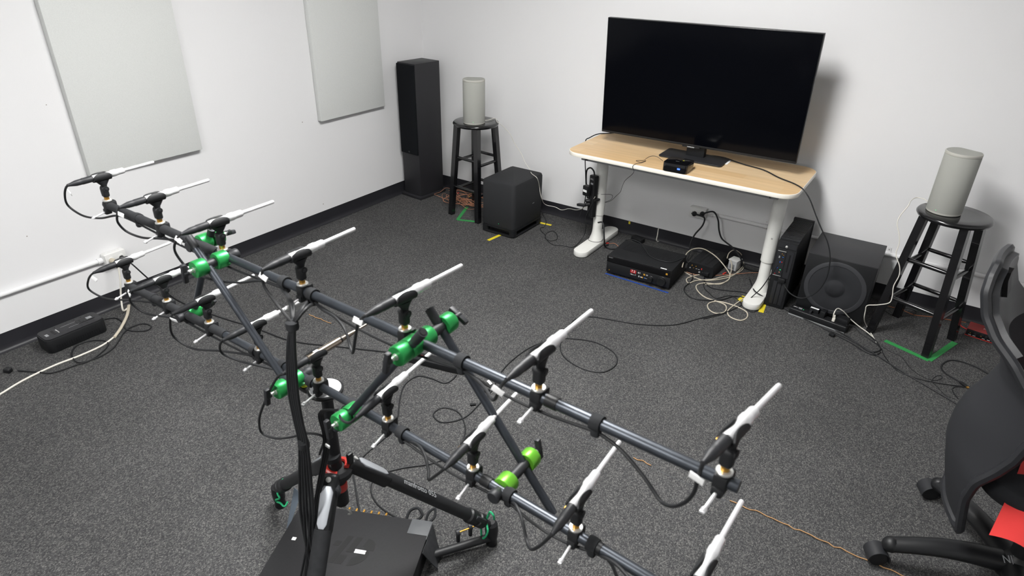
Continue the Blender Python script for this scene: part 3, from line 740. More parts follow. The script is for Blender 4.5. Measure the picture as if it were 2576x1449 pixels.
text('lettering', 'N|X', .034, frame(fz(2545, 1408, .152), (.834, .551, 0), (-.45, .68, .6)), 'print_grey', ch)
MB().box((0, 0, 0), (.20, .18, .05), RZ(CH+V(.0, 0, .435), 8), bev=.012).build('tilt_mechanism', 'plastic_black', ch)
FACE = -10
seatT = RZ(CH+V(.04, 0, .44), FACE)
MB().prism(rrect(.48, .50, .12, 8), .02, .10, seatT, bev=.03).build('seat', 'mesh_black', ch)
# backrest: S-curved shell, local frame x forward, y across
prof = [(.33, -.178, .235, .085), (.39, -.188, .245, .095), (.46, -.199, .25, .105), (.53, -.193, .255, .13), (.60, -.158, .258, .165), (.66, -.136, .26, .178), (.73, -.124, .26, .158), (.80, -.135, .25, .128), (.86, -.175, .235, .10), (.91, -.225, .215, .075), (.95, -.290, .175, .035), (1.0, -.334, .148, .018), (1.06, -.356, .138, .012), (1.10, -.36, .12, .01), (1.125, -.36, .085, .006)]
bT_ = RZ(CH+V(.0, -.010, 0), FACE)
def pz(t):
    x = t*(len(prof)-1); i = min(int(x), len(prof)-2); f = x-i; f = f*f*(3-2*f)*.35+f*.65
    return [prof[i][k]*(1-f)+prof[i+1][k]*f for k in range(4)]
def back(u, v):
    z, xe, hw, bl = pz(u); y = (v*2-1)
    return bT_ @ V(xe-bl*(1-y*y), hw*y, z)
SPL = .66
MB().grid(lambda u, v: back(u*SPL, v), 30, 21, .012).build('back_mesh', 'mesh_black', ch)
hd = MB().grid(lambda u, v: back(SPL+u*(1-SPL), v), 16, 21, .03).build('headrest', 'leather_black', ch)
rim = [back(u/40, 0) for u in range(0, 41)]+[back(1, v/8) for v in range(1, 8)]+[back(u/40, 1) for u in range(40, -1, -1)]+[back(0, 1-v/8) for v in range(1, 8)]
MB().tube(rim, .014, 8, 2, closed=True, flat=1.2).build('back_rim', 'leather_black', ch)
hs = MB().grid(lambda u, v: back(.80+u*.11, .40+v*.20)+bT_.to_3x3() @ V(.004, 0, 0), 6, 6, .04).build('handle_slot', 'print_dark', ch)
for sy in (-1, 1):
    ar = MB().box((0, 0, 0), (.25, .07, .035), bT_ @ Matrix.Translation(V(.06, sy*.285, .655)), bev=.014, seg=3).build('armrest_pad', 'leather_black', ch)
    MB().tube([bT_ @ V(.08, sy*.28, .64), bT_ @ V(.08, sy*.29, .52), bT_ @ V(.06, sy*.22, .45), bT_ @ V(.05, sy*.1, .44)], .018, 10, 5).build('armrest_post', 'plastic_black', ar)
# red cloth draped over the seat
def cloth(u, v):
    x = -.130+u*.36; y = -.29+v*.50
    z = .552+.012*math.sin(9*x+4*y)+.01*math.sin(17*y+3)+.006*math.sin(26*x-8*y)
    if v < .28: k = (.28-v)/.28; z -= .13*k*k*(1.1+.2*math.sin(20*x)); y = -.30+.28*.52-.28*.52*(k**.75)
    return seatT @ V(x-.02, y, z-.44)
tag(MB().grid(cloth, 26, 30, .006).build('red_cloth', 'red_cloth'), 'red cloth lying over the seat of the office chair', 'cloth')

# ------------------------------------------------------------------ tripod
CX, CY = 2.545, -3.335
tp_ = thing('tripod', 'black tripod with red collar and silver lock plates carrying the microphone rig', 'tripod', (CX, CY, 0))
col = MB().cyl((CX, CY, .47), (CX, CY, .855), .0155, n=18).build('center_column', 'leg_black', tp_)
MB().lathe([(.016, .455), (.021, .462), (.021, .56), (.016, .565)], (CX, CY, 0), (0, 0, 1), 18).build('column_sleeve', 'plastic_black', tp_)
MB().lathe([(.0215, .515), (.0225, .518), (.0225, .54), (.0215, .543)], (CX, CY, 0), (0, 0, 1), 18).build('lower_ring', 'red_tripod', tp_)
rg = MB()
for k in range(26):
    pass
rg.tube([(CX+.030*math.cos(a), CY+.030*math.sin(a), .602+.004*math.sin(2*a)) for a in [math.radians(q) for q in range(20, 340, 20)]], .0075, 8, 4)
rg.build('collar', 'red_tripod', tp_)
MB().lathe([(.024, .565), (.042, .572), (.044, .59), (.036, .60), (.02, .60)], (CX, CY, 0), (0, 0, 1), 24).build('crown', 'plastic_black', tp_)
MB().box((CX+.03, CY+.025, .628), (.012, .018, .036), bev=.003).build('lock_lever', 'plastic_black', tp_)
MB().lathe([(.018, 0), (.02, .004), (.02, .018), (.016, .022)], (CX+.03, CY-.04, .565), (.5, -.8, .1), 18).build('side_knob', 'plastic_dark', tp_)
hk = MB().tube([(CX+.012, CY-.01, .46), (CX+.03, CY-.005, .452), (CX+.034, CY+.0, .435), (CX+.022, CY, .425)], .003, 7, 4).build('hook', 'steel', tp_)
pl = MB().lathe([(.020, -.012), (.040, -.004), (.046, .002), (.047, .008), (.045, .010)], (CX, CY, .862), (0, 0, 1), 36).build('head_plate', 'plastic_black', tp_)
MB().lathe([(.041, .0095), (.041, .0115), (.03, .012)], (CX, CY, .862), (0, 0, 1), 36).build('plate_disc', 'mic_silver', pl)
MB().box((CX-.050, CY-.022, .864), (.034, .028, .014), bev=.006).build('level_housing', 'plastic_black', pl)
MB().lathe([(.009, .010), (.009, .0125), (.006, .0135)], (CX-.052, CY-.024, .862), (0, 0, 1), 14).build('bubble_level', 'level_yellow', pl)
legs = {'right': V(2.766, -2.883, 0), 'left': V(1.998, -3.205, 0), 'near': V(2.775, -3.812, 0)}
for nm, ft in legs.items():
    d = V(ft.x-CX, ft.y-CY, 0).normalized(); A = V(CX, CY, .592)+d*.045; B = V(ft.x, ft.y, .085 if nm != 'near' else 0)
    ax = (B-A).normalized(); s = d.cross(V(0, 0, 1)); n_ = s.cross(ax)
    if n_.z < 0: n_ = -n_
    T = frame(A, ax, s); Lg = (B-A).length
    zz = T.to_3x3() @ V(0, 0, 1); sg = 1 if zz.z > 0 else -1
    sh = MB().box((.065, 0, -.004*sg), (.165, .044, .040), T, bev=.010, seg=3).build('leg_shoulder', 'plastic_black', tp_)
    MB().prism([(.015, -.010), (.03, -.018), (.115, -.014), (.128, -.007), (.128, .007), (.115, .014), (.03, .018), (.015, .010)], .013 if sg > 0 else -.019, .019 if sg > 0 else -.013, T, bev=.0015).build('lock_plate', 'silver_paint', sh)
    MB().lathe([(.0075, 0), (.0075, .003), (.005, .004)], A+ax*(-.002)+zz*sg*.016, zz*sg, 12).build('pivot_bolt', 'steel', sh)
    cut = .62 if nm != 'near' else .9
    if nm == 'near':
        MB().tube([A+ax*.13, A+ax*(Lg*.5), A+ax*(Lg*cut)], .024, 18, 4).build('leg_sleeve', 'foam_black', tp_)
    else:
        MB().tube([A+ax*.13, A+ax*(Lg*.45), A+ax*(Lg*.80)], .0205, 16, 4).build('leg_sleeve', 'leg_black', tp_)
    lc = MB().lathe([(.019, Lg*.78), (.026, Lg*.79), (.026, Lg*.835), (.021, Lg*.84), (.021, Lg*.86), (.026, Lg*.865), (.026, Lg*.905), (.019, Lg*.91)], A, ax, 16).build('leg_lock', 'plastic_black', tp_)
    MB().box((Lg*.85, .02, .012*sg), (.05, .012, .016), T, bev=.003).build('lock_lever', 'plastic_dark', lc)
    MB().lathe([(.014, Lg*.90), (.013, Lg-.03)], A, ax, 14).build('leg_lower', 'leg_black', tp_)
    MB().lathe([(.018, 0), (.021, .006), (.019, .03), (.022, .04), (.024, .07), (.022, .10), (.012, .11)] if nm != 'near' else [(.02, 0), (.022, .008), (.018, .03), (.012, .045)], V(B.x, B.y, 0)-d*.006, (0, 0, 1), 18).build('rubber_foot', 'plastic_black', tp_)
d = V(legs['right'].x-CX, legs['right'].y-CY, 0).normalized(); A = V(CX, CY, .592)+d*.045; B = legs['right']+V(0, 0, .085); ax = (B-A).normalized(); s = V(0, 0, 1).cross(ax).normalized()
sid = ax.cross(V(0, 0, 1)).normalized(); nup = sid.cross(ax)
oT = frame(A+ax*.27+(nup*.92-sid*.42).normalized()*.0212 if False else A+ax*.285+nup*.0150+(-V(CR.x, CR.y, CR.z)*0), ax, nup)
side = (CAM-(A+ax*.28)); side = (side-ax*side.dot(ax)).normalized(); nn = (side*.55+nup*.83).normalized(); nn = (nn-ax*nn.dot(ax)).normalized()
text('lettering', 'manfrotto 055', .026, frame(A+ax*.27+nn*.0211, ax, nn.cross(ax)), 'print_grey', tp_)

# green cords tied around the two visible feet
def cord(px, Y, label):
    pts = [fy(x, y, Y+.012*math.sin(k*1.7)) for k, (x, y) in enumerate(px)]
    tag(MB().tube(pts, .0036, 8, 6).build('elastic_cord', 'cord_green'), label, 'cord')
cord([(1210, 1328), (1212, 1350), (1217, 1354), (1227, 1336), (1224, 1312), (1229, 1294), (1235, 1289), (1241, 1296), (1243, 1306)], -2.925, 'green elastic cord knotted around the right tripod foot')
cord([(712, 1206), (703, 1222), (698, 1240), (703, 1252), (694, 1258), (697, 1262), (706, 1266), (716, 1274), (724, 1262)], -3.235, 'green elastic cord knotted around the left tripod foot')
# black tube lying at the right foot
fT0, fT1 = fz(1080, 1398, .030), fz(1232, 1352, .040)
ft_ = thing('floor_tube', 'black metal tube with clamp knobs tied to the right tripod foot', 'tube', (fT0.x, fT0.y, 0))
MB().cyl(fT0, fT1, .0145, n=16).build('tube', 'leg_black', ft_)
for px in ((1152, 1340), (1183, 1325)):
    c = fz(px[0], px[1], .072); dd = (fT1-fT0).normalized()
    MB().lathe([(.012, -.006), (.0125, 0), (.012, .006)], c, dd, 14).build('knob', 'plastic_dark', ft_)
    MB().cyl(c, c-V(0, 0, .042), .0075, n=10).build('knob_post', 'plastic_dark', ft_)
MB().cyl(fz(1152, 1340, .072), fz(1198, 1322, .072), .003, n=8).build('threaded_rod', 'brass', ft_)

# ------------------------------------------------------------------ rack box under the tripod
bl_, br_ = fz(760, 1266, .09), fz(1087, 1315, .09)
bx = (br_-bl_); bx.z = 0; bw = bx.length; bx.normalize(); by = V(bx.y, -bx.x, 0)
oT = frame((bl_.x, bl_.y, 0), bx, -by)      # local x right, y toward back, so front is -y
BD = .40
rk = thing('rack_interface', 'black rack unit with white name label lying on the carpet under the tripod', 'rack unit', (bl_.x+bx.x*.2, bl_.y+by.y*.2, 0))
MB().box((bw/2, -BD/2, .050), (bw, BD, .084), oT, bev=.002).build('case', 'rack_black', rk)
for x in (.03, bw-.03):
    for y in (-.03, -BD+.03): MB().lathe([(.014, 0), (.015, .010)], oT @ V(x, y, 0), (0, 0, 1), 12).build('foot', 'plastic_black', rk)
lT = oT @ Matrix.Translation(V(bw*.585, -.165, .0926))
MB().box((0, 0, 0), (.038, .0145, .0006), lT).build('name_label', 'paper', rk)
text('lettering', 'MICZILLA', .0095, lT @ Matrix.Translation(V(0, 0, .0005)), 'ink', rk)
# large faint embossed emblem of slanted strokes
def stroke(pts, nm='emblem_stroke'):
    m = MB(); n = len(pts); m.add([oT @ V(bw*.50+x, -.165+y, .0921) for x, y in pts]+[oT @ V(bw*.50+x, -.165+y, .0925) for x, y in pts], [list(range(n))[::-1], list(range(n, 2*n))]+[[i, (i+1) % n, n+(i+1) % n, n+i] for i in range(n)]); m.build(nm, 'emblem_black', rk)
def arc(cx, cy, r0, r1, a0, a1, n=10, sl=.25):
    o = [(cx+r1*math.cos(math.radians(a0+(a1-a0)*k/n)), cy+r1*math.sin(math.radians(a0+(a1-a0)*k/n))) for k in range(n+1)]
    i = [(cx+r0*math.cos(math.radians(a0+(a1-a0)*k/n)), cy+r0*math.sin(math.radians(a0+(a1-a0)*k/n))) for k in range(n, -1, -1)]
    return [(x+y*sl, y) for x, y in o+i]
for x0, y0, y1, w_ in ((-.062, .010, .030, .020), (-.036, -.058, .056, .020), (-.004, -.008, .056, .022)):
    stroke([(x0+y0*.25, y0), (x0+w_+y0*.25, y0), (x0+w_+y1*.25, y1), (x0+y1*.25, y1)])
stroke(arc(.036, .010, .012, .046, 0, 88)); stroke(arc(.030, -.014, .012, .046, -88, 25)); stroke([(-.012-.0145, -.058), (.012-.0145, -.058), (.012-.006, -.022), (-.012-.006, -.022)])
MB().box((bw-.035, -.030, .0927), (.075, .064, .0012), oT, bev=.0003).build('corner_tape', 'tape_grey', rk)
MB().box((bw+.001, -.04, .06), (.002, .075, .07), oT).build('side_tape', 'tape_grey', rk)
for k in range(6): MB().lathe([(.004, 0), (.004, .012)], oT @ V(bw*.36+k*.028, .004, .084), oT.to_3x3() @ V(0, 1, 0), 8).build('rear_screw', 'brass', rk)
for a, b_ in ((-.012, -.30), (-.012, -.38)): pass
MB().box((-.016, -BD+.05, .05), (.03, .012, .06), oT, bev=.002).build('rack_ear', 'silver_paint', rk)
MB().box((.045, -.155, .0927), (.014, .012, .0006), oT).build('corner_label', 'paper', rk)
# black cloth flap hanging off the right side of the box
def flap(u, v):
    x = bw+.004+.045*u*(.6+.4*math.sin(2.2*v))+.008*math.sin(7*v)*u; y = -.012-.125*v*(1-.35*u)-.03*u
    return oT @ V(x, y, .0945-.088*u**1.1+.004*math.sin(9*v+4*u))
tag(MB().grid(flap, 10, 10, .003).build('cloth_flap', 'foam_black'), 'black cloth flap hanging over the right side of the rack unit', 'cloth')
# slate plate leaning at the left of the box
p0, p1 = fz(752, 1228, .09), fz(722, 1345, .02); p2 = fz(738, 1232, .09); p3 = fz(716, 1345, .012)
ed = V(-.35, -.9, 0).normalized()
qs = [fz(740, 1226, .105), fz(748, 1232, .105), fz(750, 1256, .085), fz(727, 1322, .03), fz(718, 1345, .008), fz(728, 1290, .045)]
mm = MB(); off = V(.006, -.002, 0); n = len(qs); mm.add(qs+[q+off for q in qs], [list(range(n)), list(range(n, 2*n))[::-1]]+[[i, (i+1) % n, n+(i+1) % n, n+i] for i in range(n)])
tag(mm.build('slate_plate', 'slate_plate'), 'slate grey plate leaning between left tripod foot and rack unit', 'plate')

# ------------------------------------------------------------------ microphone array frame
UA, UAZ, UEL, UK = V(2.593, -3.361, 1.176), math.radians(-182.319), math.radians(-.843), .006
LA, LAZ, LEL, LK = V(2.753, -3.373, .908), math.radians(-182.881), math.radians(-.933), .026
def bar(row, t):
    A, az, el, k = (UA, UAZ, UEL, UK) if row == 0 else (LA, LAZ, LEL, LK)
    return A + V(math.cos(az)*math.cos(el), math.sin(az)*math.cos(el), math.sin(el))*t - V(0, 0, k*t*t)
def t_of_x(row, x):
    A, az = (UA, UAZ) if row == 0 else (LA, LAZ)
    return (x-A.x)/math.cos(az)
def proj(p):
    d = Vector(p)-CAM; z = d.dot(CF); return (W/2+FPX*d.dot(CR)/z, H/2-FPX*d.dot(CU)/z)
def t_of_px(row, px):
    lo, hi = -1.3, 1.4
    for _ in range(40):
        m = (lo+hi)/2
        if proj(bar(row, m))[0] > px: lo = m
        else: hi = m
    return (lo+hi)/2
fr_ = thing('microphone_array_frame', 'frame of two long dark tubes joined by diagonal struts with green clamps', 'microphone frame', (CX, CY, .846))
T_U = [1.009, .688, .373, .043, -.292, -.628, -.972]
T_L = [1.208, .95, .701, .447, .192, -.06, -.318, -.574, -.818]
BR = .0108
for row, a, b_, nm in ((0, 1.03, -.998, 'upper_bar'), (1, 1.225, -1.10, 'lower_bar')):
    o = MB().tube([bar(row, a+(b_-a)*k/24) for k in range(25)], BR, 18, 1).build(nm, 'bar_anodized', fr_)
    segs = ((1.0, .40),) if row == 0 else ((1.2, .62),)
    for s0, s1 in segs:
        MB().tube([bar(row, s0+(s1-s0)*k/8) for k in range(9)], BR+.0022, 18, 1).build('foam_sleeve', 'foam_black', o)
# collar sections
for row, px in ((0, 1390), (1, 1225), (1, 1500), (1, 735), (0, 470)):
    t = t_of_px(row, px); MB().cyl(bar(row, t+.012), bar(row, t-.012), BR+.0016, n=18).build('bar_sleeve', 'plastic_black', fr_)
# cable ties on the bars
for row, pxs in ((0, (347, 716, 786, 1162, 1502)), (1, (386, 470, 641, 712, 785, 888, 1012, 1281, 1492))):
    for px in pxs:
        t = t_of_px(row, px); p = bar(row, t); d = (bar(row, t-.01)-bar(row, t+.01)).normalized()
        m = MB().lathe([(BR, -.010), (BR+.0045, -.010), (BR+.005, 0), (BR+.0045, .010), (BR, .010)], p, d, 18)
        m.box((0, 0, 0), (.018, .020, .022), frame(p+V(0, 0, -.018), d, V(0, 1, 0)), bev=.006); m.build('cable_tie', 'foam_black', fr_)
# diagonal struts: ends measured on the near (-y) and far (+y) side of the bars
OFF = .050
def strut(pa, pb, sd):
    Y = -3.355+sd*OFF; a, b_ = fy(pa[0], pa[1], Y), fy(pb[0], pb[1], Y)
    m = MB().cyl(a, b_, .0095, n=16); dd = (b_-a).normalized()
    o = m.build('strut', 'bar_anodized', fr_)
    e = MB().lathe([(.0105, 0), (.0105, .035)], a, dd, 16).build('end_sleeve', 'plastic_dark', o)
    MB().lathe([(.006, -.001), (.006, .002)], a, dd, 14).build('bore', 'print_dark', o)
    return a, b_
def at_z(a, b_, z): k = (z-a.z)/(b_.z-a.z); return a+(b_-a)*k
def clamp(row, a, b_, sd, twist, m='green_anodized'):
    # iterate to the bar point beside the strut
    x = a.x
    for _ in range(6): p = bar(row, t_of_x(row, x)); q = at_z(a, b_, p.z); x = q.x
    p = bar(row, t_of_x(row, x)); n = V(0, sd, 0); q = at_z(a, b_, p.z); dist = abs(q.y-p.y)
    up = V(math.cos(twist)*.6, 0, math.sin(twist)); up.normalize()
    root = MB().lathe([(.0135, .012), (.0135, .034), (.012, .034), (.012, dist+.03)], p, n, 16).build('clamp', 'plastic_dark', fr_)
    MB().lathe([(.018, .003), (.0222, .005), (.0226, .009), (.0226, .033), (.021, .036), (.012, .036)], p, n, 26).build('clamp_collar', m, root)
    MB().lathe([(.012, dist+.0065), (.021, dist+.0065), (.0226, dist+.009), (.0226, dist+.034), (.021, dist+.037), (.010, dist+.037)], p, n, 26).build('clamp_collar', m, root)
    MB().lathe([(.013, -.030), (.0145, -.028), (.0145, -.016), (.012, -.012), (.010, 0)], p, n, 18).build('end_cap', 'plastic_dark', root)
    MB().lathe([(.0075, dist+.034), (.0075, dist+.038), (.0055, dist+.038), (.0055, dist+.058)], p, n, 12).build('bolt', 'steel', root)
    c = p+n*(dist+.062); MB().box((0, 0, 0), (.052, .013, .012), frame(c, up, n), bev=.003).build('wing_handle', 'plastic_dark', root)
    MB().lathe([(.007, dist+.052), (.008, dist+.066)], p, n, 10).build('handle_hub', 'plastic_dark', root)
A_ = strut((474, 596), (737, 988), -1); B_ = strut((533, 575), (483, 812), 1)
C_ = strut((1064, 836), (846, 1078), -1); D_ = strut((1079, 776), (1392, 1292), 1)
clamp(0, *A_, -1, 1.4); clamp(1, *A_, -1, 1.3); clamp(0, *B_, 1, .2); clamp(1, *B_, 1, .5)
clamp(0, *C_, -1, 1.2); clamp(1, *C_, -1, 1.7); clamp(0, *D_, 1, -.3); clamp(1, *D_, 1, 1.9, 'green_lime')
# bracket from the tripod plate to the lower bar
pc_ = bar(1, t_of_x(1, CX-.03))
MB().box((0, 0, 0), (.022, .030, .022), RZ((CX-.005, pc_.y+.002, .885), 20), bev=.004).build('center_bracket', 'print_grey', fr_)

# ------------------------------------------------------------------ microphones, mounts, cables
MAZ = [89.3, 88.0, 87.2, 87.4, 83.1, 86.0, 81.4, 89.5, 89.1, 88.0, 88.1, 87.6, 91.9, 91.5, 89.5, 86.5]
MEL = [1.6, 1.8, 1.8, 2.3, 2.9, 3.0, -2.2, 2.6, 1.1, 3.5, 1.7, 2.3, 4.9, 3.1, 4.8, 5.5]
HM = .095
ORD = ['first', 'second', 'third', 'fourth', 'fifth', 'sixth', 'seventh', 'eighth', 'ninth']
def mic_proto():
    t = thing('measurement_microphone', 'x', 'microphone', (0, 0, 0), 'silver measurement microphones')
    # axis +y, clip centre at origin: rear end at y=-.023, tip at y=.170
    ax = (0, 1, 0)
    MB().lathe([(.0088, -.023), (.0094, -.021), (.0094, -.004), (.0086, -.002), (.0086, .030), (.0098, .032), (.0108, .035), (.0108, .046), (.0098, .049), (.0094, .052), (.0094, .069), (.0085, .0715), (.0052, .073)], (0, 0, 0), ax, 22).build('body', 'mic_silver', t)
    MB().lathe([(.0050, .072), (.0050, .165), (.0046, .1685), (.003, .170)], (0, 0, 0), ax, 16).build('probe_tube', 'mic_silver', t)
    return t
def nickel_proto():
    t = thing('measurement_microphone', 'x', 'microphone', (0, 0, 0))
    ax = (0, 1, 0)
    MB().lathe([(.009, -.023), (.0098, -.021), (.0098, .078), (.008, .080)], (0, 0, 0), ax, 22).build('body', 'mic_nickel', t)
    MB().lathe([(.0075, .080), (.0075, .083), (.0072, .084), (.0066, .11), (.0035, .14), (.0032, .178), (.0025, .181)], (0, 0, 0), ax, 18).build('probe_tube', 'mic_nickel', t)
    MB().lathe([(.0080, .079), (.0084, .080), (.0084, .083), (.008, .084)], (0, 0, 0), ax, 18).build('band', 'print_dark', t)
    MB().lathe([(.0099, -.002), (.01, -.001), (.01, .010), (.0099, .011)], (0, 0, 0), ax, 22).build('label_sticker', 'paper', t)
    return t
def mount_proto():
    t = thing('microphone_mount', 'x', 'microphone mount', (0, 0, 0), 'clip mounts on the bars')
    c = V(0, 0, HM)
    def clipf(u, v):                        # rubber saddle open at the top
        y = -.024+.052*u; k = 1-((u-.5)*2)**2; top = math.radians(25+62*max(k, 0)**.5)
        a = -math.pi/2 + (v*2-1)*(math.pi/2-.25+top*.85); r = .0142
        return c+V(r*math.cos(a), y, r*math.sin(a))
    cl = MB().grid(clipf, 14, 17, .0036).build('clip', 'rubber_clip', t)
    nk = MB()
    rows = [(HM-.0125, .021, .0105), (HM-.020, .015, .0098), (HM-.028, .0085, .0092), (HM-.034, .0072, .0088), (HM-.044, .0072, .0085)]
    vs = []
    for z, hy, hx in rows:
        for q in range(12): a = 2*math.pi*q/12; vs.append(V(hx*math.cos(a), .003+hy*math.sin(a), z))
    n = len(rows); nk.add(vs, [[i*12+j, i*12+(j+1) % 12, (i+1)*12+(j+1) % 12, (i+1)*12+j] for i in range(n-1) for j in range(12)]+[list(range(12)), [(n-1)*12+j for j in range(12)]])
    nk.build('neck', 'rubber_clip', cl)
    sv = MB().box((0, 0, .046), (.0215, .019, .034), bev=.006, seg=3); sv.lathe([(.0085, -.0122), (.0085, .0122)], (0, .002, .056), (1, 0, 0), 14); sw_ = sv.build('swivel', 'rubber_clip', t)
    MB().lathe([(.004, .0118), (.004, .0134), (.003, .0138)], (0, .002, .056), (1, 0, 0), 10).build('pivot_screw', 'plastic_dark', sw_)
    MB().lathe([(.0072, .020), (.0072, .0305)], (0, 0, 0), (0, 0, 1), 14).build('thread', 'brass', t)
    MB().lathe([(.0125, .0155), (.0135, .0165), (.0135, .0195), (.0125, .0205), (.007, .0208)], (0, 0, 0), (0, 0, 1), 22).build('washer', 'steel', t)
    cb = MB().box((0, .004, -.001), (.024, .036, .032), bev=.005, seg=2); cb.box((0, -.008, -.016), (.019, .020, .018), bev=.004); bc = cb.build('bar_clamp', 'rubber_clip', t)
    th = MB().cyl((0, -.012, -.016), (0, -.048, -.024), .0030, n=8); th.sphere((0, -.051, -.0246), .0052, 8); th.box((0, -.054, -.0255), (.0085, .008, .004), bev=.001); th.build('thumbscrew', 'mic_silver', bc)
    return t
mp, np_, mo = mic_proto(), nickel_proto(), mount_proto()
usedm = [False, False]
def place(proto, flag, loc, rot, label):
    if not flag: proto.location = loc; proto.rotation_euler = rot; proto['label'] = label; return proto
    return dup(proto, loc, rot, label)
first_m = first_o = False
boots = {}
for row, ts in ((0, T_U), (1, T_L)):
    for i, t in enumerate(ts):
        k = i+(7 if row else 0); az = math.radians(MAZ[k]-90); el = math.radians(MEL[k]); B0 = bar(row, t); Cc = B0+V(0, 0, HM)
        rname = 'upper' if row == 0 else 'lower'
        lab = f'silver measurement microphone, {ORD[i]} from the left on the {rname} bar'
        if row == 1 and i == 4:
            place(np_, False, Cc, Euler((el, 0, az)), 'bronze nickel measurement microphone above the tripod, unlike its silver neighbours')
        else:
            place(mp, first_m, Cc, Euler((el, 0, az)), lab); first_m = True
        place(mo, first_o, B0, Euler((0, 0, az)), f'black microphone clip mount, {ORD[i]} from the left on the {rname} bar'); first_o = True
        m = Euler((el, 0, az)).to_matrix() @ V(0, 1, 0); boots[(row, i)] = (Cc+m*(-.0235), m)
# cables: traced loop behind each microphone down to a tie on its bar
LOOPS = {
 (0, 0): ([(163, 490), (172, 518), (205, 541), (250, 549), (300, 543)], 347, (175, 484)),
 (0, 1): ([(295, 540), (298, 562), (318, 582), (355, 597), (400, 600)], 440, (304, 540)),
 (0, 2): ([(443, 605), (440, 632), (458, 660), (480, 682), (530, 702), (600, 711), (660, 707)], 716, (449, 604)),
 (0, 3): ([(660, 697), (664, 718), (690, 757), (735, 815)], None, (662, 697)),
 (0, 4): ([(903, 808), (894, 850), (887, 888), (881, 872), (868, 830), (845, 800), (812, 779)], 786, (900, 808)),
 (0, 5): ([(1258, 975), (1246, 1003), (1236, 1003), (1222, 980), (1198, 955)], 1162, (1252, 983)),
 (0, 6): ([(1757, 1200), (1745, 1240), (1722, 1264), (1692, 1273), (1664, 1262), (1620, 1200), (1560, 1130)], 1502, (1752, 1203)),
 (1, 0): ([(222, 705), (226, 730), (260, 749), (330, 755)], 386, (237, 701)),
 (1, 1): ([(326, 742), (332, 764), (362, 786), (420, 797)], 470, (325, 738)),
 (1, 2): ([(428, 812), (438, 848), (478, 874), (560, 883)], 641, (437, 805)),
 (1, 3): ([(553, 870), (561, 890), (600, 907), (660, 922)], 712, None),
 (1, 4): ([(700, 947), (670, 1002), (652, 1060), (660, 1090), (690, 1102), (730, 1100), (775, 1090), (812, 1098)], None, None),
 (1, 5): ([(880, 1063), (860, 1056), (853, 1036), (862, 1022)], 888, None),
 (1, 6): ([(1096, 1196), (1078, 1206), (1078, 1186), (1070, 1150), (1054, 1122)], 1012, None),
 (1, 7): ([(1352, 1377), (1334, 1380), (1324, 1358), (1314, 1310), (1298, 1272)], 1281, None),
 (1, 8): ([(1700, 1480), (1660, 1500), (1600, 1470), (1550, 1420)], 1492, None)}
for (row, i), (px, tie_px, flag) in LOOPS.items():
    bp, m = boots[(row, i)]; rname = 'upper' if row == 0 else 'lower'
    end = bp-m*.070
    t = thing('microphone_cable', f'black microphone cable with plug, {ORD[i]} from the left on the {rname} bar', 'cable', tuple(bp), 'microphone cables')
    pg = MB().lathe([(.0085, 0), (.0098, -.001), (.0098, -.030), (.0088, -.033), (.0092, -.036), (.0088, -.048), (.0052, -.064), (.0042, -.072)][::-1], bp, m, 18).build('plug', 'plastic_dark', t)
    sd = basis(m)[0]; MB().box((0, 0, 0), (.005, .008, .003), frame(bp-m*.009+sd*.0095, m.cross(sd), m), bev=.001).build('latch', 'brass', pg)
    if tie_px: last = bar(row, t_of_px(row, tie_px))+V(0, 0, -.019)
    elif row == 0: last = fy(735, 820, -3.45)
    else: last = V(CX-.02, CY-.035, .66)
    pts = [end+m*.008, end]; n = len(px)
    for k, q in enumerate(px): f = ((k+.6)/(n+.6))**1.3; pts.append(fy(q[0], q[1], end.y*(1-f)+last.y*f))
    pts.append(last)
    MB().tube(pts, .0033, 8, 7).build('cable', 'cable_black', t)
    if flag:
        c = fy(flag[0], flag[1], end.y-.002); random.seed(i*7+row)
        MB().box((0, 0, 0), (.023, .0025, .012), Matrix.Translation(c) @ Euler((random.uniform(-.4, .4), random.uniform(.1, .6), random.uniform(-.4, .4))).to_matrix().to_4x4(), bev=.0008).build('paper_flag', 'paper', t)
# cables strapped along the bars between the ties
def barrun(row, a, b_, sag, label, r=.0032):
    n = 8; ta, tb = t_of_px(row, a), t_of_px(row, b_)
    pts = [bar(row, ta+(tb-ta)*k/n)+V(0, -.004, -.0165-sag*math.sin(math.pi*k/n)) for k in range(n+1)]
    cable('bar_cable', pts, r, 'cable_black', label, group='cables strapped along the bars')
barrun(0, 347, 716, .012, 'black cable strapped under the left half of the upper bar')
barrun(0, 786, 1162, .02, 'black cable strapped under the middle of the upper bar')
barrun(0, 1162, 1502, .014, 'black cable strapped under the right half of the upper bar')
barrun(1, 386, 712, .012, 'black cable strapped under the left half of the lower bar')
barrun(1, 1012, 1281, .014, 'black cable strapped under the middle of the lower bar')
barrun(1, 1281, 1492, .02, 'black cable strapped under the right part of the lower bar')
cable('bar_cable', [bar(1, t_of_px(1, 1492))+V(0, 0, -.018), fy(1530, 1408, -3.40), fy(1552, 1452, -3.41), fy(1570, 1520, -3.42)], .0033, 'cable_black', 'black cable hanging from the last tie of the lower bar', group='cables strapped along the bars')
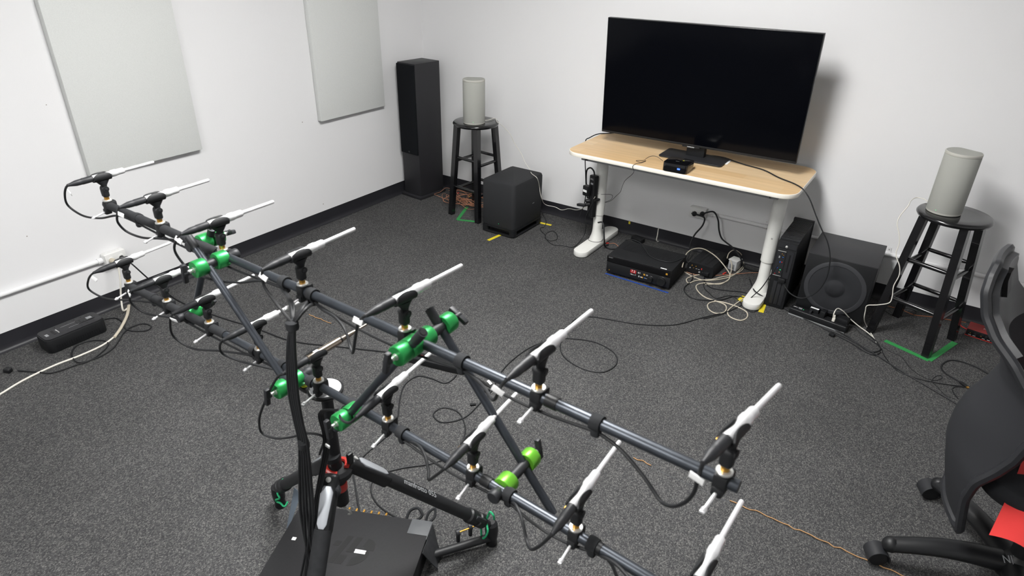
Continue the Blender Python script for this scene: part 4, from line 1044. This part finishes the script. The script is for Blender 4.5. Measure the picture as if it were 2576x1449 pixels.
# main bundle hanging from the upper bar to the rack unit
bu = thing('cable_bundle', 'thick bundle of black microphone cables hanging beside the tripod', 'cable', (2.56, -3.45, .6))
YB = -3.45
tops = [[bar(0, t_of_px(0, 784))+V(-.01, -.006, -.018), fy(762, 775, -3.42), fy(746, 797, -3.44)], [bar(0, t_of_px(0, 790))+V(0, -.006, -.02), fy(768, 778, -3.42), fy(750, 800, -3.44)],
        [bar(0, t_of_px(0, 720))+V(0, -.006, -.018), fy(730, 765, -3.41), fy(735, 800, -3.44)], [bar(0, t_of_px(0, 712))+V(0, -.006, -.018), fy(738, 770, -3.41), fy(737, 803, -3.44)],
        [bar(0, t_of_px(0, 780))+V(0, -.006, -.022), fy(757, 778, -3.42), fy(743, 803, -3.44)]]
ends = [(788, 1449), (776, 1449), (796, 1449), (768, 1449), (784, 1470)]
for k, tp0 in enumerate(tops):
    o = (k-2)*3.2
    mid = [fy(735+o*.8, 832, YB), fy(733+o*1.5, 905, YB), fy(738+o*1.6, 990, YB), fy(751+o*1.4, 1062, YB), fy(762+o*1.5, 1110, YB), fy(768+o*2.2, 1210, YB+.0), fy(773+o*2.4, 1300, YB-.01), fy(*ends[k], YB-.02)]
    MB().tube(tp0+mid, .0042, 8, 6).build('cable', 'cable_black', bu)
for q, w in (((735, 818), .024), ((764, 1118), .02)):
    c = fy(q[0], q[1], YB); MB().lathe([(.010, -.011), (.0145, -.009), (.015, 0), (.0145, .009), (.010, .011)], c, (.05, 0, 1), 16).build('hook_tie', 'foam_black', bu)
cb2 = thing('cable_bundle', 'pair of black cables strapped down the tripod column to the rack unit', 'cable', (2.53, -3.37, .6))
for k in range(3):
    o = (k-1)*5
    MB().tube([bar(1, t_of_px(1, 888))+V(-.02, -.01, -.02), fy(808+o, 1040, -3.375), fy(818+o, 1090, -3.38), fy(820+o, 1135, -3.39), fy(812+o, 1180, -3.40), fy(797+o*.9, 1260, -3.42), fy(780+o, 1360, -3.45), fy(764+o*1.6, 1455, -3.47)], .0034, 8, 6).build('cable', 'cable_black', cb2)
MB().lathe([(.022, -.009), (.0255, -.008), (.0255, .008), (.022, .009)], (CX-.004, CY-.012, .645), (0.1, 0, 1), 18).build('hook_tie', 'foam_black', cb2)
MB().box((0, 0, 0), (.014, .004, .014), Matrix.Translation(fy(824, 1122, -3.39)) @ Euler((.3, .4, .2)).to_matrix().to_4x4(), bev=.001).build('tag', 'paper', cb2)

# ------------------------------------------------------------------ cables around the room
def on(px, r=.003): return [fz(x, y, r) for x, y in px]
# left corner
o_ = thing('extension_cable', 'cream extension cord from the left wall outlet across the carpet', 'cord', (.06, -2.74, .3))
MB().tube([(.085, -2.745, .305), (.11, -2.75, .285), (.12, -2.765, .2), (.115, -2.785, .10), (.13, -2.80, .03)]+on([(322, 775), (316, 803), (298, 836), (262, 866), (200, 895), (140, 918), (60, 956), (0, 992), (-80, 1040)], .005), .0048, 9, 7).build('cord', 'cable_white', o_)
MB().tube(on([(324, 768), (320, 792), (304, 825), (288, 848)], .009), .0085, 9, 5, flat=.7).build('taped_section', 'cable_cream', o_)
MB().lathe([(.015, .051), (.015, .07), (.008, .085), (.006, .095)], TL @ V(-.027, 0, 0), TL.to_3x3() @ V(0, -.05, 1), 14).build('plug', 'cable_cream', o_)
o_ = thing('extension_cable', 'black cord from the left wall outlet over the carpet to the strip behind the rig', 'cord', (.06, -2.69, .3))
MB().lathe([(.013, .051), (.013, .07), (.007, .085), (.005, .095)], TL @ V(.027, 0, 0), TL.to_3x3() @ V(0, -.1, 1), 14).build('plug', 'plastic_black', o_)
MB().tube([TL @ V(.027, 0, .09), (.125, -2.68, .27), (.15, -2.62, .15), (.19, -2.55, .03)]+on([(402, 722), (450, 757), (560, 800), (640, 824), (735, 858), (850, 872), (960, 884), (1032, 892)], .0045), .004, 8, 6).build('cord', 'cable_black', o_)
o_ = thing('power_cable', 'black looped power cord of the battery backup with its plug', 'cord', tuple(fz(267, 803, 0)))
MB().tube(on([(263, 803), (290, 800), (310, 812), (318, 828), (340, 833), (372, 830), (380, 821), (360, 814), (330, 823), (311, 838), (297, 860), (280, 880), (240, 902), (200, 912), (183, 900), (181, 885), (195, 868), (230, 857), (265, 858), (272, 868), (255, 887), (228, 906), (190, 919), (130, 938), (95, 936), (45, 932)], .0045), .0038, 8, 6).build('cord', 'cable_black', o_)
MB().box((0, 0, .012), (.035, .028, .024), RZ(fz(22, 936, 0), 25), bev=.007, seg=3).build('plug', 'plastic_black', o_)

# middle of the carpet
cable('floor_cable', on([(1950, 690), (1930, 716), (1900, 742), (1868, 766), (1830, 783), (1760, 801), (1690, 818), (1600, 815), (1530, 803), (1485, 797), (1448, 803), (1424, 838), (1409, 872), (1421, 900), (1470, 929), (1518, 936), (1551, 915), (1545, 888), (1500, 862), (1450, 853), (1395, 853), (1340, 871), (1290, 905), (1258, 940), (1236, 985), (1210, 1012), (1165, 1052), (1110, 1062), (1090, 1043), (1112, 1026), (1150, 1035), (1168, 1065), (1168, 1098), (1142, 1140), (1090, 1165), (1010, 1178), (955, 1195), (933, 1222), (945, 1262), (990, 1298), (1050, 1322)], .0035), .0032, 'cable_black', 'long black cable looping over the open carpet from computer to rack unit')
cable('floor_cable', on([(1148, 944), (1138, 955), (1120, 964), (1085, 952), (1052, 946), (1020, 966), (1006, 1005), (1000, 1050), (985, 1085), (952, 1115), (912, 1150), (890, 1180), (895, 1230), (905, 1290)], .0035), .0035, 'cable_black', 'black cord from the strip behind the rig to the rack unit')
st_ = MB().box((0, 0, .006), (.028, .012, .012), RZ(fz(1190, 1020, 0), 40), bev=.003); tag(st_.build('cable_clip', 'plastic_black'), 'small black clip on the cable loop right of the tripod', 'clip')
fl_ = thing('cable_connector', 'black connector with white paper flag on the carpet between the bars', 'connector', tuple(fz(1226, 985, 0)))
MB().box((0, 0, .006), (.03, .014, .012), RZ(fz(1225, 985, 0), 60), bev=.003).build('body', 'plastic_black', fl_)
MB().box((0, 0, .013), (.03, .013, .001), RZ(fz(1232, 966, 0), -20) @ Euler((.2, .15, 0)).to_matrix().to_4x4()).build('paper_flag', 'paper', fl_)
cable('strap_loop', [oT @ V(bw*.78, .02, .05), oT @ V(bw*.80, .05, .075), oT @ V(bw*.86, .055, .09), oT @ V(bw*.9, .04, .075), oT @ V(bw*.86, .02, .06)], .0055, 'foam_black', 'black strap loop at the rear edge of the rack unit', 'strap')
cable('strap_loop', [oT @ V(bw*.94, .01, .07), oT @ V(bw*.955, .04, .095), oT @ V(bw*.99, .055, .10), oT @ V(bw*1.0, .03, .085), oT @ V(bw*.96, .005, .075)], .005, 'foam_black', 'small upright strap loop at the rear corner of the rack unit', 'strap')

# desk cables
cable('video_cable', [fz(x, y, DZ+.006) for x, y in ((1752, 396), (1780, 391), (1820, 396), (1838, 402), (1870, 413), (1920, 427), (1960, 447), (2000, 463))]+[fy(2022, 478, -.52), fy(2036, 499, -.535), fy(2052, 540, -.55), fy(2066, 575, -.56), fy(2081, 607, -.565), (fy(2088, 640, -.565)), fy(2086, 672, -.565), fy(2076, 706, -.56), fy(2050, 738, -.555), fy(2015, 750, -.55), fy(1988, 738, -.545), fy(1972, 716, -.535)], .0036, 'cable_black', 'black cable crossing the desk top and hanging past its right end to the computer')
cable('power_cable', [fz(1560, 333, DZ+.005), fz(1535, 335, DZ+.005), fz(1505, 337, DZ+.005), fz(1482, 347, DZ+.005), fz(1474, 352, DZ-.02), fy(1472, 395, -.20), fy(1473, 440, -.22), fy(1474, 480, -.24), fy(1470, 512, -.26), fy(1459, 544, -.27)], .0036, 'cable_black', 'black television cord hanging behind the left end of the desk')
cable('charging_cable', [fz(1668, 405, DZ+.012), fz(1652, 394, DZ+.03), fz(1638, 393, DZ+.03), fz(1627, 398, DZ+.012), fz(1620, 403, DZ+.004), fz(1600, 404, DZ+.004), fz(1612, 408, DZ+.004), fz(1625, 404, DZ+.006), fz(1615, 409, DZ+.005), fz(1597, 413, DZ+.004), fy(1591, 419, -.675), fy(1595, 431, -.66), fy(1572, 455, -.60), fy(1565, 470, -.56), fy(1561, 482, -.53), fy(1550, 493, -.48), fy(1535, 506, -.44), fy(1522, 509, -.42), fy(1538, 501, -.43), fy(1541, 493, -.42), fy(1534, 489, -.40), fy(1512, 489, -.40)], .0014, 'cable_black', 'thin tangled black cable from the media box down to the desk leg strip', n=6)
cable('speaker_cable', [fz(1214, 303, .742), fz(1228, 302, .742), fz(1245, 297, .742), (.958, -.30, .740), fy(1266, 318, -.24), fy(1283, 337, -.2), fy(1294, 360, -.16), fy(1311, 386, -.13), fy(1320, 407, -.13), fy(1332, 425, -.19), fz(1338, 437, .413), fz(1351, 448, .411), fx(1357, 470, 1.332), fx(1359, 485, 1.335), fx(1363, 500, 1.34), fy(1375, 516, -.10), fy(1397, 521, -.09), fy(1412, 528, -.09), fy(1430, 525, -.12), fy(1452, 528, -.2), fy(1476, 519, -.32), fy(1488, 508, -.40), fy(1497, 495, -.42)], .0022, 'cable_white', 'thin white cord from the far corner speaker over the subwoofer to the desk leg')
cable('power_cable', [fz(1362, 531, .03)]+on([(1368, 544), (1374, 556), (1367, 572), (1360, 573), (1361, 580), (1371, 591), (1372, 600), (1385, 606), (1399, 603), (1401, 591), (1391, 581), (1379, 584), (1372, 592), (1376, 604), (1393, 616), (1415, 618), (1440, 622)], .003)+[fz(1456, 610, .006), fy(1470, 590, -.30), fy(1474, 568, -.36), fy(1473, 548, -.40), fy(1482, 526, -.43), fy(1490, 512, -.43)], .0026, 'cable_black', 'black looped cord of the small subwoofer running to the desk leg strip')
cable('power_cable', [vT @ V(-.15, 0, .02), vT @ V(-.175, -.01, .02), vT @ V(-.19, -.04, .02), vT @ V(-.17, -.075, .02), vT @ V(-.1, -.085, .015), vT @ V(-.02, -.075, .01), vT @ V(.03, -.05, .02)], .0055, 'plastic_black', 'thick black cord arching over the strip on the desk leg')
cable('power_cable', [V(1.885, -.39, .20), fy(1516, 560, -.40), fy(1520, 600, -.42), fz(1523, 620, .006), fz(1534, 626, .006), fz(1550, 626, .006)], .0055, 'cable_black', 'thick black cord dropping from the desk leg to the receiver')
cable('leg_tie', [V(1.852-.052, -.325, .052), V(1.81, -.37, .045), V(1.852, -.385, .043), V(1.9, -.36, .046), V(1.905, -.325, .056)], .0016, 'cable_black', 'thin black string around the base of the left desk leg', 'string', n=6)
o_ = thing('power_cable', 'thick black cord from the back wall outlet down to the amplifier', 'cord', (2.43, -.05, .3))
MB().lathe([(.016, .051), (.016, .068), (.009, .08)], TB @ V(-.027, 0, 0), TB.to_3x3() @ V(0.2, -.1, 1), 14).build('plug', 'plastic_black', o_)
MB().tube([TB @ V(-.027, 0, .075), TB @ V(-.01, .012, .095), TB @ V(.012, .010, .10), fy(1772, 548, -.11), fy(1768, 566, -.12), fy(1748, 590, -.14), fy(1737, 612, -.16), fy(1734, 638, -.18), fy(1724, 660, -.24), fz(1716, 668, .04)], .0055, 9, 7).build('cord', 'cable_black', o_)
o_ = thing('power_cable', 'thick black cord from the back wall outlet swinging right to the computer', 'cord', (2.49, -.05, .3))
MB().lathe([(.016, .051), (.016, .068), (.009, .08)], TB @ V(.027, 0, 0), TB.to_3x3() @ V(.2, .1, 1), 14).build('plug', 'plastic_black', o_)
MB().tube([TB @ V(.027, 0, .07), TB @ V(.045, .016, .09), fy(1795, 533, -.10), fy(1806, 552, -.11), fy(1809, 580, -.11), fy(1816, 600, -.11), fy(1842, 622, -.12), fy(1861, 645, -.12), fz(1870, 668, .03)]+on([(1893, 680), (1930, 684)], .006), .0055, 9, 7).build('cord', 'cable_black', o_)

# cream network cables
cable('network_cable', [fz(1716, 672, .10), fz(1728, 637, .10), fz(1745, 626, .105), fz(1765, 625, .11), fz(1790, 637, .11), fz(1808, 652, .09), fz(1826, 674, .05), fz(1836, 690, .02)]+on([(1836, 698), (1826, 708), (1810, 715), (1770, 712), (1752, 718), (1756, 733), (1776, 749), (1800, 757), (1825, 768), (1822, 785), (1800, 788), (1783, 778), (1782, 764), (1805, 758), (1850, 770), (1878, 785), (1878, 800), (1862, 806), (1838, 798), (1830, 785), (1850, 765), (1880, 745), (1915, 722)], .004)+[fz(1938, 700, .12), fz(1953, 682, .22)], .0036, 'cable_cream', 'cream network cable looping over the amplifier and past the right desk foot')
cable('network_cable', on([(1800, 621), (1815, 633), (1835, 642), (1860, 652), (1871, 665), (1866, 680), (1840, 692), (1815, 697), (1790, 703), (1750, 706), (1732, 712), (1727, 702), (1745, 694), (1775, 688), (1800, 676), (1810, 668)], .005), .0034, 'cable_cream', 'cream network cable coiled on the carpet around the amplifier')
cable('network_cable', [fz(1829, 650, .075), fz(1833, 638, .10), fz(1848, 629, .10), fz(1860, 635, .08), fz(1870, 650, .03)]+on([(1870, 665), (1858, 682), (1838, 696), (1800, 704), (1770, 705), (1745, 697), (1722, 684)], .004), .0034, 'cable_cream', 'cream network cable arching out of the light grey adapter box')
cable('network_cable', [fz(1838, 655, .07), fz(1841, 668, .05)]+on([(1838, 688), (1832, 705), (1815, 712), (1775, 716)], .004), .0034, 'cable_cream', 'short cream network cable dropping in front of the light grey adapter')
cable('network_cable', [(2.186, -.005, .098), (2.186, -.008, .05), (2.19, -.022, .014)]+on([(1660, 602), (1680, 601), (1705, 609), (1740, 617)], .008), .0035, 'cable_white', 'white cable coming out of the baseboard joint behind the receiver')
cable('network_cable', [(2.196, -.024, .006)]+on([(1668, 606), (1700, 612), (1736, 619)], .005), .003, 'cable_white', 'second white cable along the baseboard behind the receiver')
# black floor cables near the amplifier and desk foot
cable('power_cable', [fz(1574, 604, .14), fz(1590, 603, .137), fz(1612, 612, .137), fz(1624, 629, .137), fz(1638, 646, .137), fz(1668, 657, .137), fz(1690, 659, .137), fz(1712, 652, .137), fz(1724, 648, .13)], .0028, 'cable_black', 'black cable lying across the top of the receiver')
cable('floor_cable', [fz(1723, 645, .06), fz(1730, 660, .05)]+on([(1737, 676), (1743, 696), (1738, 708), (1722, 723), (1722, 733), (1740, 749), (1775, 755), (1815, 754), (1850, 745), (1890, 752), (1935, 757), (1985, 777), (2030, 800), (2080, 820), (2118, 838), (2160, 866), (2190, 885), (2214, 880), (2205, 860), (2180, 838)], .005), .0035, 'cable_black', 'long black cable from amplifier past the desk foot to the right strip')
cable('floor_cable', [fz(1770, 672, .035)]+on([(1772, 690), (1775, 712), (1790, 724), (1830, 731), (1870, 735), (1905, 748), (1950, 765), (1985, 783)], .004), .0036, 'cable_black', 'black cable curving from the amplifier mains socket toward the computer')
cable('floor_cable', on([(1771, 700), (1772, 725), (1785, 738), (1800, 750), (1840, 744), (1865, 763), (1885, 783), (1900, 784), (1935, 752)], .003)+[fz(1948, 730, .06), fz(1952, 700, .18)], .0026, 'cable_black', 'thin black cable passing under the front of the right desk foot')
cable('floor_cable', [fz(1957, 668, .30), fz(1938, 693, .22), fz(1915, 725, .12), fz(1897, 742, .06)]+on([(1870, 765), (1820, 788), (1770, 801)], .008), .003, 'cable_black', 'black cable running from the computer ports over the right desk foot')
cable('floor_cable', [fz(1886, 702, .006), fz(1893, 720, .03), fz(1902, 735, .055), fz(1930, 752, .03)]+on([(1975, 775), (2020, 800), (2075, 826), (2120, 845), (2200, 890), (2270, 935), (2340, 976), (2400, 1012), (2440, 1040)], .004), .0036, 'cable_black', 'very long black cable from the desk foot along the carpet to the chair')
cable('ground_cable', on([(1560, 624), (1545, 612), (1532, 613)], .005), .002, 'copper', 'short copper speaker wire between desk foot and receiver')
tag(MB().lathe([(.004, 0), (.004, .02)], fz(1525, 612, .006), fz(1533, 611, .006)-fz(1525, 612, .006), 10).build('banana_plug', 'red_plastic'), 'red banana plug beside the left desk foot', 'plug')
tag(MB().lathe([(.004, 0), (.004, .02)], fz(1525, 617, .006), fz(1533, 616, .006)-fz(1525, 617, .006), 10).build('banana_plug', 'plastic_black'), 'black banana plug beside the left desk foot', 'plug')
tag(MB().lathe([(.005, 0), (.005, .028), (.003, .034)], fz(1819, 689, .007), fz(1830, 684, .007)-fz(1819, 689, .007), 10).build('banana_plug', 'red_plastic'), 'red banana plug on the carpet in front of the grey adapter', 'plug')
cable('speaker_wire', on([(1727, 684), (1745, 690), (1790, 693), (1840, 690), (1890, 686), (1925, 686)], .003), .002, 'copper', 'brown speaker wire along the carpet in front of the amplifier')
# right side
cable('speaker_cable', [fz(2336, 508, .742), fz(2322, 500, .742), fz(2306, 497, .742), fz(2292, 505, .742), fy(2283, 520, -.44), fy(2263, 545, -.46), fy(2257, 562, -.47), fy(2262, 590, -.48), fy(2262, 612, -.485), fy(2254, 640, -.49), fy(2263, 670, -.50), fy(2262, 692, -.505), fy(2248, 720, -.51), fy(2244, 748, -.515), fy(2238, 761, -.52), fy(2208, 767, -.545), fy(2181, 769, -.54), fy(2177, 782, -.53), fy(2174, 800, -.52)]+on([(2180, 820), (2195, 845), (2205, 862)], .004), .0026, 'cable_white', 'white cord hanging from the right speaker to the strip on the carpet')
cable('speaker_cable', [fz(2096, 800, .09), fz(2098, 788, .12), fz(2108, 776, .125), fz(2120, 782, .11), fz(2140, 803, .05), fz(2160, 820, .02)]+on([(2182, 836), (2195, 848)], .004), .003, 'cable_white', 'white cord arching from the white plug of the right strip')
cable('floor_cable', [fz(2130, 818, .05), fz(2148, 822, .03)]+on([(2170, 842), (2200, 862), (2218, 878), (2222, 890), (2240, 915), (2262, 935), (2300, 950), (2350, 962), (2420, 972), (2450, 975)], .003), .0026, 'cable_black', 'black cable from the right strip adapter toward the chair')
cable('floor_cable', on([(2218, 870), (2240, 885), (2266, 896), (2285, 920), (2305, 938), (2330, 952), (2352, 957), (2370, 950), (2366, 944), (2352, 948), (2345, 960), (2360, 975), (2380, 995), (2405, 1005)], .002), .0015, 'cable_black', 'thin black cable with a small loop on the carpet near the chair', n=6)
cable('floor_cable', on([(2070, 826), (2110, 846), (2150, 868), (2175, 884), (2200, 893), (2216, 886)], .004), .0034, 'cable_black', 'black cable lying in front of the right power strip')
tag(MB().box((0, 0, .010), (.03, .022, .018), RZ(fz(2092, 846, 0), -25), bev=.004).build('cable_joint', 'plastic_black'), 'black inline plug on the cable in front of the right strip', 'plug')
o_ = thing('display_cable', 'black cable with gold tipped connector curling on the carpet by the chair', 'cable', tuple(fz(2420, 968, 0)))
MB().tube(on([(2520, 955), (2495, 945), (2460, 925), (2420, 910), (2395, 906), (2375, 912), (2368, 925), (2380, 940), (2405, 955), (2418, 963)], .004), .0038, 8, 6).build('cable', 'cable_black', o_)
cA = fz(2417, 962, .007); cB = fz(2431, 972, .007); dd = (cB-cA).normalized()
MB().box((0, 0, 0), (.04, .018, .010), frame((cA+cB)/2, dd, V(-dd.y, dd.x, 0)), bev=.003).build('connector', 'plastic_black', o_)
MB().box((.025, 0, 0), (.012, .013, .005), frame((cA+cB)/2, dd, V(-dd.y, dd.x, 0))).build('tip', 'brass', o_)
cable('floor_cable', on([(2460, 975), (2425, 974), (2405, 973), (2396, 978), (2400, 990), (2410, 1002)], .003), .0022, 'cable_black', 'short black cable end emerging behind the chair back')
cable('speaker_wire', on([(2235, 770), (2270, 780), (2300, 792), (2345, 797), (2390, 805), (2430, 811)], .002), .002, 'orange_wire', 'orange brown speaker wire along the carpet behind the right stool')
cable('floor_cable', on([(2220, 773), (2250, 775), (2290, 777), (2305, 785), (2298, 792), (2270, 795), (2240, 790), (2222, 779)], .003), .002, 'cable_black', 'thin black cable loop behind the rear leg of the right stool', n=6)
cable('usb_cable', on([(2432, 828), (2418, 820), (2413, 808), (2420, 799), (2435, 799), (2455, 808), (2480, 812), (2515, 815)], .004), .003, 'red_plastic', 'red cable curling behind the red interface box')
# copper speaker wire tangle by the tower speaker
random.seed(11)
tn = thing('speaker_wire_tangle', 'tangle of copper speaker wire on the carpet by the tower speaker', 'wire', (.5, -.2, 0))
for k in range(11):
    pts = []; cx, cy = random.uniform(.36, .72), random.uniform(-.30, -.12); r0 = random.uniform(.05, .15); a = random.uniform(0, 6.28); st = random.uniform(.5, .9)
    for j in range(12):
        r_ = r0*random.uniform(.7, 1.25); pts.append((min(max(cx+r_*1.3*math.cos(a), .31), .92), max(min(cy+r_*.8*math.sin(a), -.035), -.36), .004+random.uniform(0, .045))); a += st
    MB().tube(pts, .0017, 5, 5).build('wire_loop', 'copper', tn)
tag(MB().box((0, 0, .004), (.03, .006, .005), RZ(fz(1180, 495, 0), -20)).build('cable_tag', 'tape_yellow'), 'tiny yellow tag in the copper wire tangle', 'tag')
tag(MB().cyl(fz(1151, 486, .03), fz(1154, 485, .03), .005, n=10).build('banana_plug', 'red_plastic'), 'tiny red plug in the copper wire tangle', 'plug')
for o in bpy.data.objects:
    if '_o' in o.keys(): del o['_o']
